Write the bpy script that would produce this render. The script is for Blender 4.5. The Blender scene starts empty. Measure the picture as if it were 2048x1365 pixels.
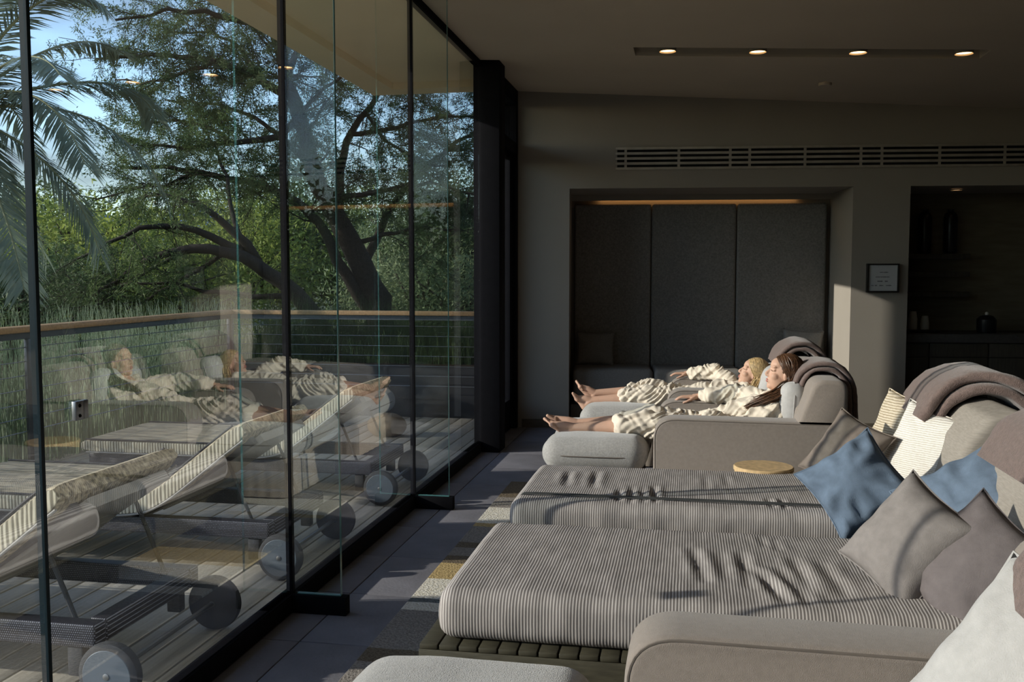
import bpy, bmesh, math, random
import numpy as np
from mathutils import Vector, Matrix

random.seed(7); RNG = np.random.default_rng(11)
S = bpy.context.scene
COL = S.collection
PI = math.pi

# ------------------------------------------------------------------ camera
FPX, CXP, CYP, EYE = 1900.0, 1024.0, 682.5, 1.5
YAW, PITCH = math.radians(10.587), math.radians(3.989)
cam = bpy.data.objects.new('camera', bpy.data.cameras.new('camera'))
COL.objects.link(cam)
cam.location = (0, 0, EYE)
cam.rotation_euler = (PI/2 - PITCH, 0, YAW)
cam.data.sensor_width = 36.0
cam.data.lens = FPX/2048*36.0
cam.data.clip_start = 0.05; cam.data.clip_end = 6000
S.camera = cam

# ------------------------------------------------------------------ sky, sun, exposure
SUN_EL, SUN_AZ = math.radians(19.5), math.radians(20.0)     # travels to +X, turned 20 deg to +Y
W = bpy.data.worlds.new('sky_world'); S.world = W; W.use_nodes = True
wn, wl = W.node_tree.nodes, W.node_tree.links
wn.clear()
wo = wn.new('ShaderNodeOutputWorld'); bg = wn.new('ShaderNodeBackground')
sky = wn.new('ShaderNodeTexSky'); sky.sky_type = 'NISHITA'; sky.sun_disc = False
sky.sun_elevation = SUN_EL; sky.sun_rotation = math.radians(250); sky.altitude = 600
sky.air_density = 1.0; sky.dust_density = 0.6; sky.ozone_density = 2.0
tc = wn.new('ShaderNodeTexCoord'); mp = wn.new('ShaderNodeMapping'); mp.inputs['Scale'].default_value = (1.5, 1.5, 4.0)
nz = wn.new('ShaderNodeTexNoise'); nz.inputs['Scale'].default_value = 2.2; nz.inputs['Detail'].default_value = 5
cr = wn.new('ShaderNodeValToRGB'); cr.color_ramp.elements[0].position = .47; cr.color_ramp.elements[1].position = .66
cr.color_ramp.elements[0].color = (0, 0, 0, 1); cr.color_ramp.elements[1].color = (.8, .8, .8, 1)
mx = wn.new('ShaderNodeMix'); mx.data_type = 'RGBA'
cloud = wn.new('ShaderNodeRGB'); cloud.outputs[0].default_value = (.62, .68, .82, 1)
wl.new(tc.outputs['Generated'], mp.inputs['Vector']); wl.new(mp.outputs[0], nz.inputs['Vector'])
wl.new(nz.outputs[0], cr.inputs[0]); wl.new(cr.outputs[0], mx.inputs[0])
wl.new(sky.outputs[0], mx.inputs[6]); wl.new(cloud.outputs[0], mx.inputs[7])
wl.new(mx.outputs[2], bg.inputs[0]); bg.inputs[1].default_value = 1.15
wl.new(bg.outputs[0], wo.inputs[0])

sun = bpy.data.objects.new('sun', bpy.data.lights.new('sun', 'SUN')); COL.objects.link(sun)
sd = Vector((math.cos(SUN_EL)*math.cos(SUN_AZ), math.cos(SUN_EL)*math.sin(SUN_AZ), -math.sin(SUN_EL)))
sun.rotation_euler = sd.to_track_quat('-Z', 'Y').to_euler()
sun.location = (-12, -4, 8)
sun.data.energy = 16.0; sun.data.color = (1.0, .93, .82); sun.data.angle = math.radians(.6)

S.view_settings.view_transform = 'Standard'; S.view_settings.look = 'None'
S.view_settings.gamma = 1.0; S.view_settings.use_curve_mapping = False
S.view_settings.exposure = -1.4
S.cycles.transparent_max_bounces = 24
S.cycles.max_bounces = 10
S.cycles.diffuse_bounces = 5
S.cycles.sample_clamp_indirect = 6.0

# ------------------------------------------------------------------ pixel -> place (same camera)
_f = np.array([-math.sin(YAW)*math.cos(PITCH), math.cos(YAW)*math.cos(PITCH), -math.sin(PITCH)])
_r = np.array([math.cos(YAW), math.sin(YAW), 0.0]); _u = np.cross(_r, _f)
def at_y(px, py, Y):
    d = _f + _r*(px-CXP)/FPX - _u*(py-CYP)/FPX
    return np.array([0, 0, EYE]) + d*(Y/d[1])
def at_z(px, py, Z):
    d = _f + _r*(px-CXP)/FPX - _u*(py-CYP)/FPX
    return np.array([0, 0, EYE]) + d*((Z-EYE)/d[2])

# ------------------------------------------------------------------ noise
def _h(i, j, k, seed):
    n = (i*374761393 + j*668265263 + k*2147483647 + seed*974711) & 0xffffffff
    n = ((n ^ (n >> 13))*1274126177) & 0xffffffff
    return ((n ^ (n >> 16)) & 0xffff)/65535.0
def vnoise(P, scale=1.0, seed=0):
    P = np.asarray(P, float)*scale
    I = np.floor(P).astype(np.int64); fr = P-I; fr = fr*fr*(3-2*fr)
    r = np.zeros(len(P))
    for a in (0, 1):
        for b in (0, 1):
            for c in (0, 1):
                w = (fr[:, 0] if a else 1-fr[:, 0])*(fr[:, 1] if b else 1-fr[:, 1])*(fr[:, 2] if c else 1-fr[:, 2])
                r += w*_h(I[:, 0]+a, I[:, 1]+b, I[:, 2]+c, seed)
    return r*2-1

# ------------------------------------------------------------------ materials
MATS = {}
def nodes_of(name):
    m = bpy.data.materials.new(name); m.use_nodes = True
    return m, m.node_tree.nodes, m.node_tree.links, m.node_tree.nodes['Principled BSDF']
def mat(name, col, rough=.8, var=.12, vscale=12, bump=0., bscale=150, metal=0., spec=.3, stretch=None, sheen=0., sss=0.):
    if name in MATS: return MATS[name]
    m, n, l, p = nodes_of(name)
    p.inputs['Roughness'].default_value = rough; p.inputs['Metallic'].default_value = metal
    p.inputs['Specular IOR Level'].default_value = spec
    if sheen: p.inputs['Sheen Weight'].default_value = sheen
    if sss:
        p.inputs['Subsurface Weight'].default_value = sss; p.inputs['Subsurface Scale'].default_value = .01
        p.inputs['Subsurface Radius'].default_value = (1, .4, .25)
    t = n.new('ShaderNodeTexCoord'); vec = t.outputs['Object']
    if stretch:
        mp = n.new('ShaderNodeMapping'); mp.inputs['Scale'].default_value = stretch
        l.new(vec, mp.inputs['Vector']); vec = mp.outputs[0]
    z = n.new('ShaderNodeTexNoise'); z.inputs['Scale'].default_value = vscale; z.inputs['Detail'].default_value = 4
    l.new(vec, z.inputs['Vector'])
    c = n.new('ShaderNodeValToRGB')
    c.color_ramp.elements[0].position = .3; c.color_ramp.elements[1].position = .7
    c.color_ramp.elements[0].color = tuple(x*(1-var) for x in col)+(1,)
    c.color_ramp.elements[1].color = tuple(min(1, x*(1+var)) for x in col)+(1,)
    l.new(z.outputs[0], c.inputs[0]); l.new(c.outputs[0], p.inputs['Base Color'])
    if bump:
        b = n.new('ShaderNodeBump'); b.inputs['Strength'].default_value = bump; b.inputs['Distance'].default_value = .004
        z2 = n.new('ShaderNodeTexNoise'); z2.inputs['Scale'].default_value = bscale; z2.inputs['Detail'].default_value = 2
        l.new(vec, z2.inputs['Vector']); l.new(z2.outputs[0], b.inputs['Height']); l.new(b.outputs[0], p.inputs['Normal'])
    MATS[name] = m; return m
def mat_wave(name, c1, c2, scale, direction='X', distort=.6, rough=.9, bump=.4, noisemix=.35, nscale=40, stretch=(1, 1, 1), ramp=(.35, .65)):
    if name in MATS: return MATS[name]
    m, n, l, p = nodes_of(name); p.inputs['Roughness'].default_value = rough
    p.inputs['Specular IOR Level'].default_value = .2
    t = n.new('ShaderNodeTexCoord'); mp = n.new('ShaderNodeMapping'); mp.inputs['Scale'].default_value = stretch
    l.new(t.outputs['Object'], mp.inputs['Vector'])
    w = n.new('ShaderNodeTexWave'); w.wave_type = 'BANDS'; w.bands_direction = direction
    w.inputs['Scale'].default_value = scale; w.inputs['Distortion'].default_value = distort
    w.inputs['Detail'].default_value = 2; w.inputs['Detail Scale'].default_value = 1.5
    l.new(mp.outputs[0], w.inputs['Vector'])
    c = n.new('ShaderNodeValToRGB'); c.color_ramp.elements[0].position = ramp[0]; c.color_ramp.elements[1].position = ramp[1]
    c.color_ramp.elements[0].color = (*c1, 1); c.color_ramp.elements[1].color = (*c2, 1)
    l.new(w.outputs[0], c.inputs[0])
    z = n.new('ShaderNodeTexNoise'); z.inputs['Scale'].default_value = nscale; z.inputs['Detail'].default_value = 5
    l.new(mp.outputs[0], z.inputs['Vector'])
    x = n.new('ShaderNodeMix'); x.data_type = 'RGBA'; x.blend_type = 'OVERLAY'; x.inputs[0].default_value = noisemix
    l.new(c.outputs[0], x.inputs[6]); l.new(z.outputs[0], x.inputs[7]); l.new(x.outputs[2], p.inputs['Base Color'])
    b = n.new('ShaderNodeBump'); b.inputs['Strength'].default_value = bump; b.inputs['Distance'].default_value = .003
    l.new(w.outputs[0], b.inputs['Height']); l.new(b.outputs[0], p.inputs['Normal'])
    MATS[name] = m; return m
def mat_bricks(name, c1, c2, cm, scale, rough=.5, bump=.8, bw=.5, rh=.25, mort=.03):
    m, n, l, p = nodes_of(name); p.inputs['Roughness'].default_value = rough
    t = n.new('ShaderNodeTexCoord')
    mp = n.new('ShaderNodeMapping'); mp.inputs['Rotation'].default_value = (PI/2, 0, 0)
    l.new(t.outputs['Object'], mp.inputs['Vector'])
    b = n.new('ShaderNodeTexBrick'); b.inputs['Scale'].default_value = scale
    b.inputs['Color1'].default_value = (*c1, 1); b.inputs['Color2'].default_value = (*c2, 1); b.inputs['Mortar'].default_value = (*cm, 1)
    b.inputs['Brick Width'].default_value = bw; b.inputs['Row Height'].default_value = rh; b.inputs['Mortar Size'].default_value = mort
    l.new(mp.outputs[0], b.inputs['Vector']); l.new(b.outputs['Color'], p.inputs['Base Color'])
    bp = n.new('ShaderNodeBump'); bp.inputs['Strength'].default_value = bump; bp.inputs['Distance'].default_value = .004; bp.invert = True
    l.new(b.outputs['Fac'], bp.inputs['Height']); l.new(bp.outputs[0], p.inputs['Normal'])
    MATS[name] = m; return m
def mat_glass(name, tint, r0):
    m = bpy.data.materials.new(name); m.use_nodes = True; n, l = m.node_tree.nodes, m.node_tree.links; n.clear()
    o = n.new('ShaderNodeOutputMaterial'); mixs = n.new('ShaderNodeMixShader')
    tr = n.new('ShaderNodeBsdfTransparent'); tr.inputs[0].default_value = (*tint, 1)
    gl = n.new('ShaderNodeBsdfGlossy'); gl.inputs['Roughness'].default_value = 0.0
    lw = n.new('ShaderNodeLayerWeight'); lw.inputs['Blend'].default_value = .5
    pw = n.new('ShaderNodeMath'); pw.operation = 'POWER'; pw.inputs[1].default_value = 5.0
    ma = n.new('ShaderNodeMath'); ma.operation = 'MULTIPLY_ADD'; ma.inputs[1].default_value = 1-r0; ma.inputs[2].default_value = r0
    l.new(lw.outputs['Facing'], pw.inputs[0]); l.new(pw.outputs[0], ma.inputs[0]); l.new(ma.outputs[0], mixs.inputs[0])
    l.new(tr.outputs[0], mixs.inputs[1]); l.new(gl.outputs[0], mixs.inputs[2]); l.new(mixs.outputs[0], o.inputs[0])
    MATS[name] = m; return m
def mat_emit(name, col, strength):
    m = bpy.data.materials.new(name); m.use_nodes = True; p = m.node_tree.nodes['Principled BSDF']
    p.inputs['Base Color'].default_value = (*col, 1); p.inputs['Emission Color'].default_value = (*col, 1)
    p.inputs['Emission Strength'].default_value = strength; MATS[name] = m; return m
def mat_leaf(name, c1, c2, scale=3.0, trans=.35):
    m, n, l, p = nodes_of(name); p.inputs['Roughness'].default_value = .55; p.inputs['Specular IOR Level'].default_value = .25
    g = n.new('ShaderNodeTexCoord'); z = n.new('ShaderNodeTexNoise'); z.inputs['Scale'].default_value = scale; z.inputs['Detail'].default_value = 3
    l.new(g.outputs['Object'], z.inputs['Vector'])
    c = n.new('ShaderNodeValToRGB'); c.color_ramp.elements[0].position = .35; c.color_ramp.elements[1].position = .68
    c.color_ramp.elements[0].color = (*c1, 1); c.color_ramp.elements[1].color = (*c2, 1)
    l.new(z.outputs[0], c.inputs[0]); l.new(c.outputs[0], p.inputs['Base Color'])
    t = n.new('ShaderNodeBsdfTranslucent'); l.new(c.outputs[0], t.inputs[0])
    x = n.new('ShaderNodeMixShader'); x.inputs[0].default_value = trans
    o = n['Material Output']; l.new(p.outputs[0], x.inputs[1]); l.new(t.outputs[0], x.inputs[2]); l.new(x.outputs[0], o.inputs[0])
    MATS[name] = m; return m

# ------------------------------------------------------------------ mesh building
class MB:
    def __init__(s): s.V = []; s.F = []; s.n = 0
    def add(s, V, F):
        V = np.asarray(V, float).reshape(-1, 3); s.V.append(V)
        s.F.extend([tuple(int(i)+s.n for i in f) for f in F]); s.n += len(V); return s
    def data(s): return (np.concatenate(s.V) if s.V else np.zeros((0, 3))), s.F
    def box(s, x0, x1, y0, y1, z0, z1, r=0., k=1):
        if r > 0: return s.add(*rbox(x0, x1, y0, y1, z0, z1, r, k))
        V = [(x, y, z) for x in (x0, x1) for y in (y0, y1) for z in (z0, z1)]
        return s.add(V, [(0, 1, 3, 2), (4, 6, 7, 5), (0, 4, 5, 1), (2, 3, 7, 6), (0, 2, 6, 4), (1, 5, 7, 3)])
    def tube(s, path, rad, n=8, cap=True, flat=1.0): return s.add(*tube(path, rad, n, cap, flat))
    def lathe(s, prof, n=32, c=(0, 0, 0), axis='Z'): return s.add(*lathe(prof, n, c, axis))
    def ball(s, c, r, n=10, R=None): return s.add(*ball(c, r, n, R))

def axis_list(h0, h1, r, k, inner):
    a = [h0 + r*i/k for i in range(k)]
    m = np.linspace(h0+r, h1-r, inner+1).tolist()
    b = [h1 - r + r*i/k for i in range(1, k+1)]
    return a+m+b
def rbox(x0, x1, y0, y1, z0, z1, r, k=3, inner=(1, 1, 1)):
    r = min(r, (x1-x0)/2*.999, (y1-y0)/2*.999, (z1-z0)/2*.999)
    A = [axis_list(x0, x1, r, k, inner[0]), axis_list(y0, y1, r, k, inner[1]), axis_list(z0, z1, r, k, inner[2])]
    lo = np.array([x0, y0, z0])+r; hi = np.array([x1, y1, z1])-r
    idx = {}; P = []; F = []
    def vid(i, j, l):
        key = (i, j, l)
        if key not in idx: idx[key] = len(P); P.append((A[0][i], A[1][j], A[2][l]))
        return idx[key]
    N = [len(a)-1 for a in A]
    for ax in range(3):
        b, c = (ax+1) % 3, (ax+2) % 3
        for side in (0, N[ax]):
            for p in range(N[b]):
                for q in range(N[c]):
                    def v(pp, qq):
                        t = [0, 0, 0]; t[ax] = side; t[b] = pp; t[c] = qq; return vid(*t)
                    f = [v(p, q), v(p+1, q), v(p+1, q+1), v(p, q+1)]
                    F.append(tuple(f if side else f[::-1]))
    P = np.array(P); q = np.clip(P, lo, hi); d = P-q
    L = np.linalg.norm(d, axis=1, keepdims=True); L[L == 0] = 1
    return q + d/L*r, F
def frame_of(t):
    t = t/np.linalg.norm(t)
    a = np.array([0, 0, 1.0]) if abs(t[2]) < .95 else np.array([1.0, 0, 0])
    u = np.cross(t, a); u /= np.linalg.norm(u); return u, np.cross(u, t)
def tube(path, rad, n=8, cap=True, flat=1.0):
    path = np.asarray(path, float); m = len(path)
    rad = np.broadcast_to(np.asarray(rad, float), (m,))
    V = []; F = []; u = None
    for i in range(m):
        t = path[min(i+1, m-1)]-path[max(i-1, 0)]
        t = t/(np.linalg.norm(t)+1e-12)
        if u is None: u, v = frame_of(t)
        else:
            u = u - t*(u@t); u /= (np.linalg.norm(u)+1e-12); v = np.cross(u, t)
        for j in range(n):
            a = 2*PI*j/n; V.append(path[i]+rad[i]*(math.cos(a)*u+flat*math.sin(a)*v))
    for i in range(m-1):
        for j in range(n):
            F.append((i*n+j, i*n+(j+1) % n, (i+1)*n+(j+1) % n, (i+1)*n+j))
    if cap:
        F.append(tuple(range(n-1, -1, -1))); F.append(tuple(range((m-1)*n, m*n)))
    return V, F
def lathe(prof, n=32, c=(0, 0, 0), axis='Z', cap=True):
    V = []; F = []; m = len(prof)
    for (r, z) in prof:
        for j in range(n):
            a = 2*PI*j/n; x, y = r*math.cos(a), r*math.sin(a)
            p = (x, y, z) if axis == 'Z' else ((x, z, y) if axis == 'Y' else (z, x, y))
            V.append((p[0]+c[0], p[1]+c[1], p[2]+c[2]))
    for i in range(m-1):
        for j in range(n):
            F.append((i*n+j, i*n+(j+1) % n, (i+1)*n+(j+1) % n, (i+1)*n+j))
    if cap: F.append(tuple(range(n-1, -1, -1))); F.append(tuple(range((m-1)*n, m*n)))
    return V, F
def ball(c, r, n=10, R=None):
    r = np.broadcast_to(np.asarray(r, float), (3,)); V = [(0, 0, 1)]
    for i in range(1, n):
        th = PI*i/n
        for j in range(2*n):
            ph = PI*j/n; V.append((math.sin(th)*math.cos(ph), math.sin(th)*math.sin(ph), math.cos(th)))
    V.append((0, 0, -1)); m = 2*n; F = []
    for j in range(m): F.append((0, 1+j, 1+(j+1) % m))
    for i in range(n-2):
        for j in range(m):
            a = 1+i*m; F.append((a+j, a+m+j, a+m+(j+1) % m, a+(j+1) % m))
    e = len(V)-1; a = 1+(n-2)*m
    for j in range(m): F.append((a+j, e, a+(j+1) % m))
    V = np.array(V)*r
    if R is not None: V = V@np.asarray(R).T
    return V+np.asarray(c, float), F
def capsule(a, b, ra, rb, n=8):
    """tapered closed capsule between two joints"""
    a = np.asarray(a, float); b = np.asarray(b, float); t = b-a; L = np.linalg.norm(t); t = t/(L+1e-9)
    pts, rr = [], []
    for k in range(5):
        an = PI/2*(1-k/4.0); pts.append(a - t*ra*math.sin(an)); rr.append(max(ra*math.cos(an), ra*.05))
    for k in range(5):
        an = PI/2*k/4.0; pts.append(b + t*rb*math.sin(an)); rr.append(max(rb*math.cos(an), rb*.05))
    return tube(pts, rr, n*2, True)
def slab(poly, y0, y1, bev=.03, k=3):
    """XZ outline (counter-clockwise) given a thickness along Y with rounded rims"""
    P = np.asarray(poly, float); m = len(P)
    nrm = []
    for i in range(m):
        a, b, c = P[i-1], P[i], P[(i+1) % m]
        e1 = b-a; e2 = c-b; n1 = np.array([e1[1], -e1[0]]); n2 = np.array([e2[1], -e2[0]])
        n1 = n1/(np.linalg.norm(n1)+1e-9); n2 = n2/(np.linalg.norm(n2)+1e-9)
        q = n1+n2; nrm.append(q/(q@q+1e-9)*2*.5*2 if 0 else q/max(1e-6, (1+n1@n2)))
    nrm = np.array(nrm); rings = []
    for i in range(k+1):
        an = PI/2*i/k; rings.append((bev*(1-math.sin(an)), y0+bev*(1-math.cos(an))))
    for i in range(k, -1, -1):
        an = PI/2*i/k; rings.append((bev*(1-math.sin(an)), y1-bev*(1-math.cos(an))))
    V = []; F = []
    for ins, y in rings:
        Q = P - nrm*ins
        for q in Q: V.append((q[0], y, q[1]))
    for i in range(len(rings)-1):
        for j in range(m):
            F.append((i*m+j, (i+1)*m+j, (i+1)*m+(j+1) % m, i*m+(j+1) % m))
    F.append(tuple(range(m))); b0 = (len(rings)-1)*m; F.append(tuple(range(b0+m-1, b0-1, -1)))
    return V, F
def rounded_poly(pts, rads, k=5):
    out = []; m = len(pts)
    for i in range(m):
        a, b, c = (np.array(pts[i-1], float), np.array(pts[i], float), np.array(pts[(i+1) % m], float)); r = rads[i]
        if r <= 0: out.append(b); continue
        d1 = (a-b)/np.linalg.norm(a-b); d2 = (c-b)/np.linalg.norm(c-b)
        ang = math.acos(max(-1, min(1, d1@d2))); t = min(r/math.tan(ang/2), .48*np.linalg.norm(a-b), .48*np.linalg.norm(c-b))
        p0 = b+d1*t; p1 = b+d2*t
        for j in range(k+1):
            s = j/k; out.append((1-s)**2*p0+2*s*(1-s)*b+s*s*p1)
    return np.array(out)

def link(name, V, F, m, parent=None, smooth=True, sharp=40, loc=None):
    me = bpy.data.meshes.new(name); me.from_pydata(np.asarray(V).tolist(), [], [list(f) for f in F]); me.update()
    if smooth:
        me.polygons.foreach_set('use_smooth', [True]*len(me.polygons))
        if sharp: me.set_sharp_from_angle(angle=math.radians(sharp))
    o = bpy.data.objects.new(name, me); COL.objects.link(o)
    if m: me.materials.append(m)
    if parent: o.parent = parent
    if loc is not None: o.location = loc
    return o
def fixn(o):
    b = bmesh.new(); b.from_mesh(o.data); bmesh.ops.recalc_face_normals(b, faces=b.faces); b.to_mesh(o.data); b.free(); return o
def lk(name, mb, m, parent=None, smooth=True, sharp=40, loc=None):
    V, F = mb.data() if isinstance(mb, MB) else mb
    return fixn(link(name, V, F, m, parent, smooth, sharp, loc))
def tag(o, label=None, cat=None, group=None, kind=None):
    if label: o['label'] = label
    if cat: o['category'] = cat
    if group: o['group'] = group
    if kind: o['kind'] = kind
    return o
def thing(name, label, cat, loc=(0, 0, 0), rz=0., group=None, kind=None):
    o = bpy.data.objects.new(name, None); COL.objects.link(o); o.empty_display_size = .1
    o.location = loc; o.rotation_euler = (0, 0, rz)
    return tag(o, label, cat, group, kind)
def struct(name, mb, m, label=None, parent=None, smooth=True):
    o = lk(name, mb, m, parent, smooth)
    if parent is None: tag(o, label, None, None, 'structure')
    return o
def copy_tree(o, parent=None, label=None, loc=None, rz=None):
    c = o.copy(); COL.objects.link(c); c.parent = parent
    if label: c['label'] = label
    if loc is not None: c.location = loc
    if rz is not None: c.rotation_euler = (0, 0, rz)
    for ch in list(o.children): copy_tree(ch, c)
    return c
def bake_voxel(V, F, vox, smooth_it=4, factor=.5):
    """union of overlapping closed shapes as ONE continuous surface"""
    me = bpy.data.meshes.new('tmp'); me.from_pydata(np.asarray(V).tolist(), [], [list(f) for f in F]); me.update()
    o = bpy.data.objects.new('tmp', me); COL.objects.link(o); fixn(o)
    r = o.modifiers.new('r', 'REMESH'); r.mode = 'VOXEL'; r.voxel_size = vox
    if smooth_it:
        s = o.modifiers.new('s', 'SMOOTH'); s.factor = factor; s.iterations = smooth_it
    dg = bpy.context.evaluated_depsgraph_get(); e = o.evaluated_get(dg); m2 = e.to_mesh()
    n = len(m2.vertices); P = np.empty(n*3); m2.vertices.foreach_get('co', P); P = P.reshape(-1, 3)
    Q = [tuple(p.vertices) for p in m2.polygons]
    Nn = np.empty(n*3); m2.vertices.foreach_get('normal', Nn); Nn = Nn.reshape(-1, 3)
    e.to_mesh_clear(); bpy.data.objects.remove(o); bpy.data.meshes.remove(me)
    return P.copy(), Q, Nn.copy()

# =================================================================== MATERIALS OF THE ROOM
m_wall = mat('wall_plaster', (.25, .225, .195), .95, .03, 2, .15, 90)
m_ceil = mat('ceiling_plaster', (.50, .425, .33), .95, .03, 2, .1, 90)
m_black = mat('black_metal', (.008, .008, .010), .75, .1, 20, spec=.05)
m_tile = mat('slate_tile', (.17, .166, .187), .75, .14, 5, .35, 60, spec=.3)
m_grout = mat('tile_grout', (.06, .058, .062), .95, .1, 30)
m_glass = mat_glass('window_glass', (.96, .975, .97), .02)
m_coat = mat_glass('coated_glass', (.96, .975, .97), .30)
m_fin = mat_glass('fin_glass', (.955, .985, .98), .03)
m_edge = mat('glass_edge', (.10, .26, .27), .2, .2, 6, spec=.6)
m_soffit = mat('soffit_stucco', (.80, .66, .43), .9, .04, 3, .2, 60)
m_dark = mat('dark_void', (.004, .004, .004), .9)
m_panel = mat_wave('panel_upholstery', (.17, .162, .152), (.225, .215, .20), 60, 'Z', 3.0, .95, .25, .5, 60, (1, 1, 1))
m_bench = mat('bench_upholstery', (.20, .192, .182), .95, .12, 80, .3, 300)
m_base = mat('skirting_oak', (.10, .085, .065), .6, .2, 8, stretch=(1, 1, 12))
m_deck = mat('deck_plank', (.36, .335, .285), .65, .22, 3, .3, 40, stretch=(14, .8, 14))
m_steel = mat('brushed_steel', (.30, .31, .32), .4, .05, 50, metal=1.0)
m_railwood = mat('rail_timber', (.38, .24, .12), .55, .2, 4, stretch=(14, 1, 14))
m_railgrey = mat('rail_steel', (.10, .11, .12), .45, .1, 20, metal=.6)
m_cab = mat('dark_cabinet', (.045, .039, .030), .5, .25, 5, stretch=(12, 12, 1))
m_stone = mat('counter_stone', (.05, .047, .045), .35, .2, 30)

GX = -1.72           # inner face line of the glass wall
def ceil_z(x): return 3.262 - .05*(x+1.63)

# ------------------------------------------------------------------ floor of slate tiles
fb = MB(); fb.box(-1.80, 6.8, -4.2, 10.6, -.20, -.006)
floor = struct('floor', fb, m_grout, 'dark slate tile floor beside the glass wall')
tile_mesh = {}
def tile(x0, x1, y0, y1):
    k = (round(x1-x0, 3), round(y1-y0, 3))
    if k not in tile_mesh:
        V, F = rbox(0, k[0]-.005, 0, k[1]-.005, -.02, 0, .004, 1)
        o = lk('floor_tile', (V, F), m_tile, floor); tile_mesh[k] = o.data
    else:
        o = bpy.data.objects.new('floor_tile', tile_mesh[k]); COL.objects.link(o); o.parent = floor
    o.location = (x0, y0, RNG.uniform(-.0008, .0008)); return o
xj = [-1.72, -1.553, -.953, -.353, .247, .847, 1.447, 2.047]
yj = [4.78+.6*i for i in range(-6, 9)]
for a in range(len(xj)-1):
    for b in range(len(yj)-1):
        if xj[a] > -1.3 and yj[b+1] < 6.6: continue          # under the rug
        if xj[a] > -.9 and yj[b+1] < 8.3 and xj[a] > .9: continue
        tile(xj[a], xj[a+1], yj[b], yj[b+1])

# ------------------------------------------------------------------ ceiling, roof and far walls of the room
cb = MB()
V = []
for y in (-4.2, 10.4):
    for x, dz in ((-1.80, 0), (6.8, 0), (6.8, .3), (-1.80, .3)):
        V.append((x, y, ceil_z(x)+dz))
# slot for the recessed lamps is cut by building the ceiling in pieces
SX0, SX1, SY0, SY1 = -.44, 2.06, 7.30, 7.58
def ceil_piece(b, x0, x1, y0, y1, lift=0., th=.3):
    V = []
    for y in (y0, y1):
        for x, dz in ((x0, lift), (x1, lift), (x1, th), (x0, th)): V.append((x, y, ceil_z(x)+dz))
    b.add(V, [(0, 1, 2, 3), (7, 6, 5, 4), (0, 4, 5, 1), (1, 5, 6, 2), (2, 6, 7, 3), (3, 7, 4, 0)])
ceil_piece(cb, -1.80, SX0, -4.2, 10.4); ceil_piece(cb, SX1, 6.8, -4.2, 10.6)
ceil_piece(cb, SX0, SX1, -4.2, SY0); ceil_piece(cb, SX0, SX1, SY1, 10.4)
ceil_piece(cb, SX0, SX1, SY0, SY1, .10, .3)
struct('ceiling', cb, m_ceil, 'warm beige plaster ceiling sloping down to the right', smooth=False)
wb = MB(); wb.box(6.5, 6.8, -4.2, 10.6, 0, 2.95)
struct('wall_right', wb, m_cab, 'dark timber wall on the far right of the room', smooth=False)
wb = MB(); wb.box(-1.8, 6.8, -4.5, -4.2, 0, 3.6)
struct('wall_front', wb, m_wall, 'plain plaster wall behind the viewer', smooth=False)

# ------------------------------------------------------------------ back wall (turned a little against the glass)
BW = thing('wall_back', 'plaster back wall with upholstered niche and pantry recess', None, (-1.63, 9.14, 0), math.atan(.10), None, 'structure')
def U(X): return (X+1.63)/math.cos(math.atan(.10))
uN0, uN1, uC1 = U(-1.152), U(1.50), U(2.02)
ND = .88                                        # niche depth
def cz(u): return ceil_z(-1.63+u*.995)+.02
def wallpiece(name, pieces, m=m_wall):
    b = MB()
    for p in pieces: b.box(*p)
    return lk(name, b, m, BW, False)
wallpiece('wall_face', [(-.2, uN0, 0, ND+.1, 0, 2.33), (uN1, uC1, 0, ND+.1, 0, 2.33), (-.2, 8.5, 0, ND+.1, 2.33, 3.5),
                        (5.2, 8.5, 0, ND+.1, 0, 2.33)])
wallpiece('niche_back', [(uN0, uN1, ND, ND+.1, 0, 2.33)])
wallpiece('pantry_back', [(uC1, 5.2, ND, ND+.1, 0, 2.33)], mat('pantry_panel', (.13, .11, .075), .7, .15, 4, stretch=(1, 1, 6)))
# skirting boards
b = MB(); b.box(0.02, uN0+.012, -.012, 0, 0, .085); tag(lk('baseboard_back', b, m_base, None, False), 'dark oak skirting at the foot of the back wall', None, None, 'structure')
bpy.data.objects['baseboard_back'].parent = BW
b = MB(); b.box(uN1-.012, uC1+.0, -.012, 0, 0, .085)
lk('skirting_board', b, m_base, BW, False)
# upholstered tall panels in the niche
px_split = [U(-1.12), U(-.32), U(.55), U(1.46)]
for i in range(3):
    V, F = rbox(px_split[i]+.003, px_split[i+1]-.003, ND-.09, ND-.001, .45, 2.24, .03, 3, (3, 1, 3))
    lk('upholstered_panel', (V, F), m_panel, BW)
# linear lamp above the panels
m_led = mat_emit('warm_led', (1.0, .52, .18), 9.0)
b = MB(); b.box(px_split[0]+.25, px_split[3]-.3, ND-.045, ND-.02, 2.29, 2.302); lk('led_strip', b, m_led, BW, False)
b = MB(); b.box(uN0, uN1, ND-.11, ND-.10, 2.272, 2.33); lk('niche_valance', b, m_wall, BW, False)

# bench in the niche
bench = thing('niche_bench', 'dark grey upholstered bench built into the niche', 'bench', BW.location.copy(), math.atan(.10))
b = MB(); b.box(uN0+.01, uN1-.01, .26, ND-.10, 0, .20, .01); lk('plinth', b, m_bench, bench)
for i in range(3):
    V, F = rbox(max(px_split[i], uN0+.012)+.004, min(px_split[i+1], uN1-.012)-.004, .20, ND-.10, .205, .565, .05, 3, (3, 3, 1))
    lk('seat_cushion', (V, F), m_bench, bench)

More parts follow.
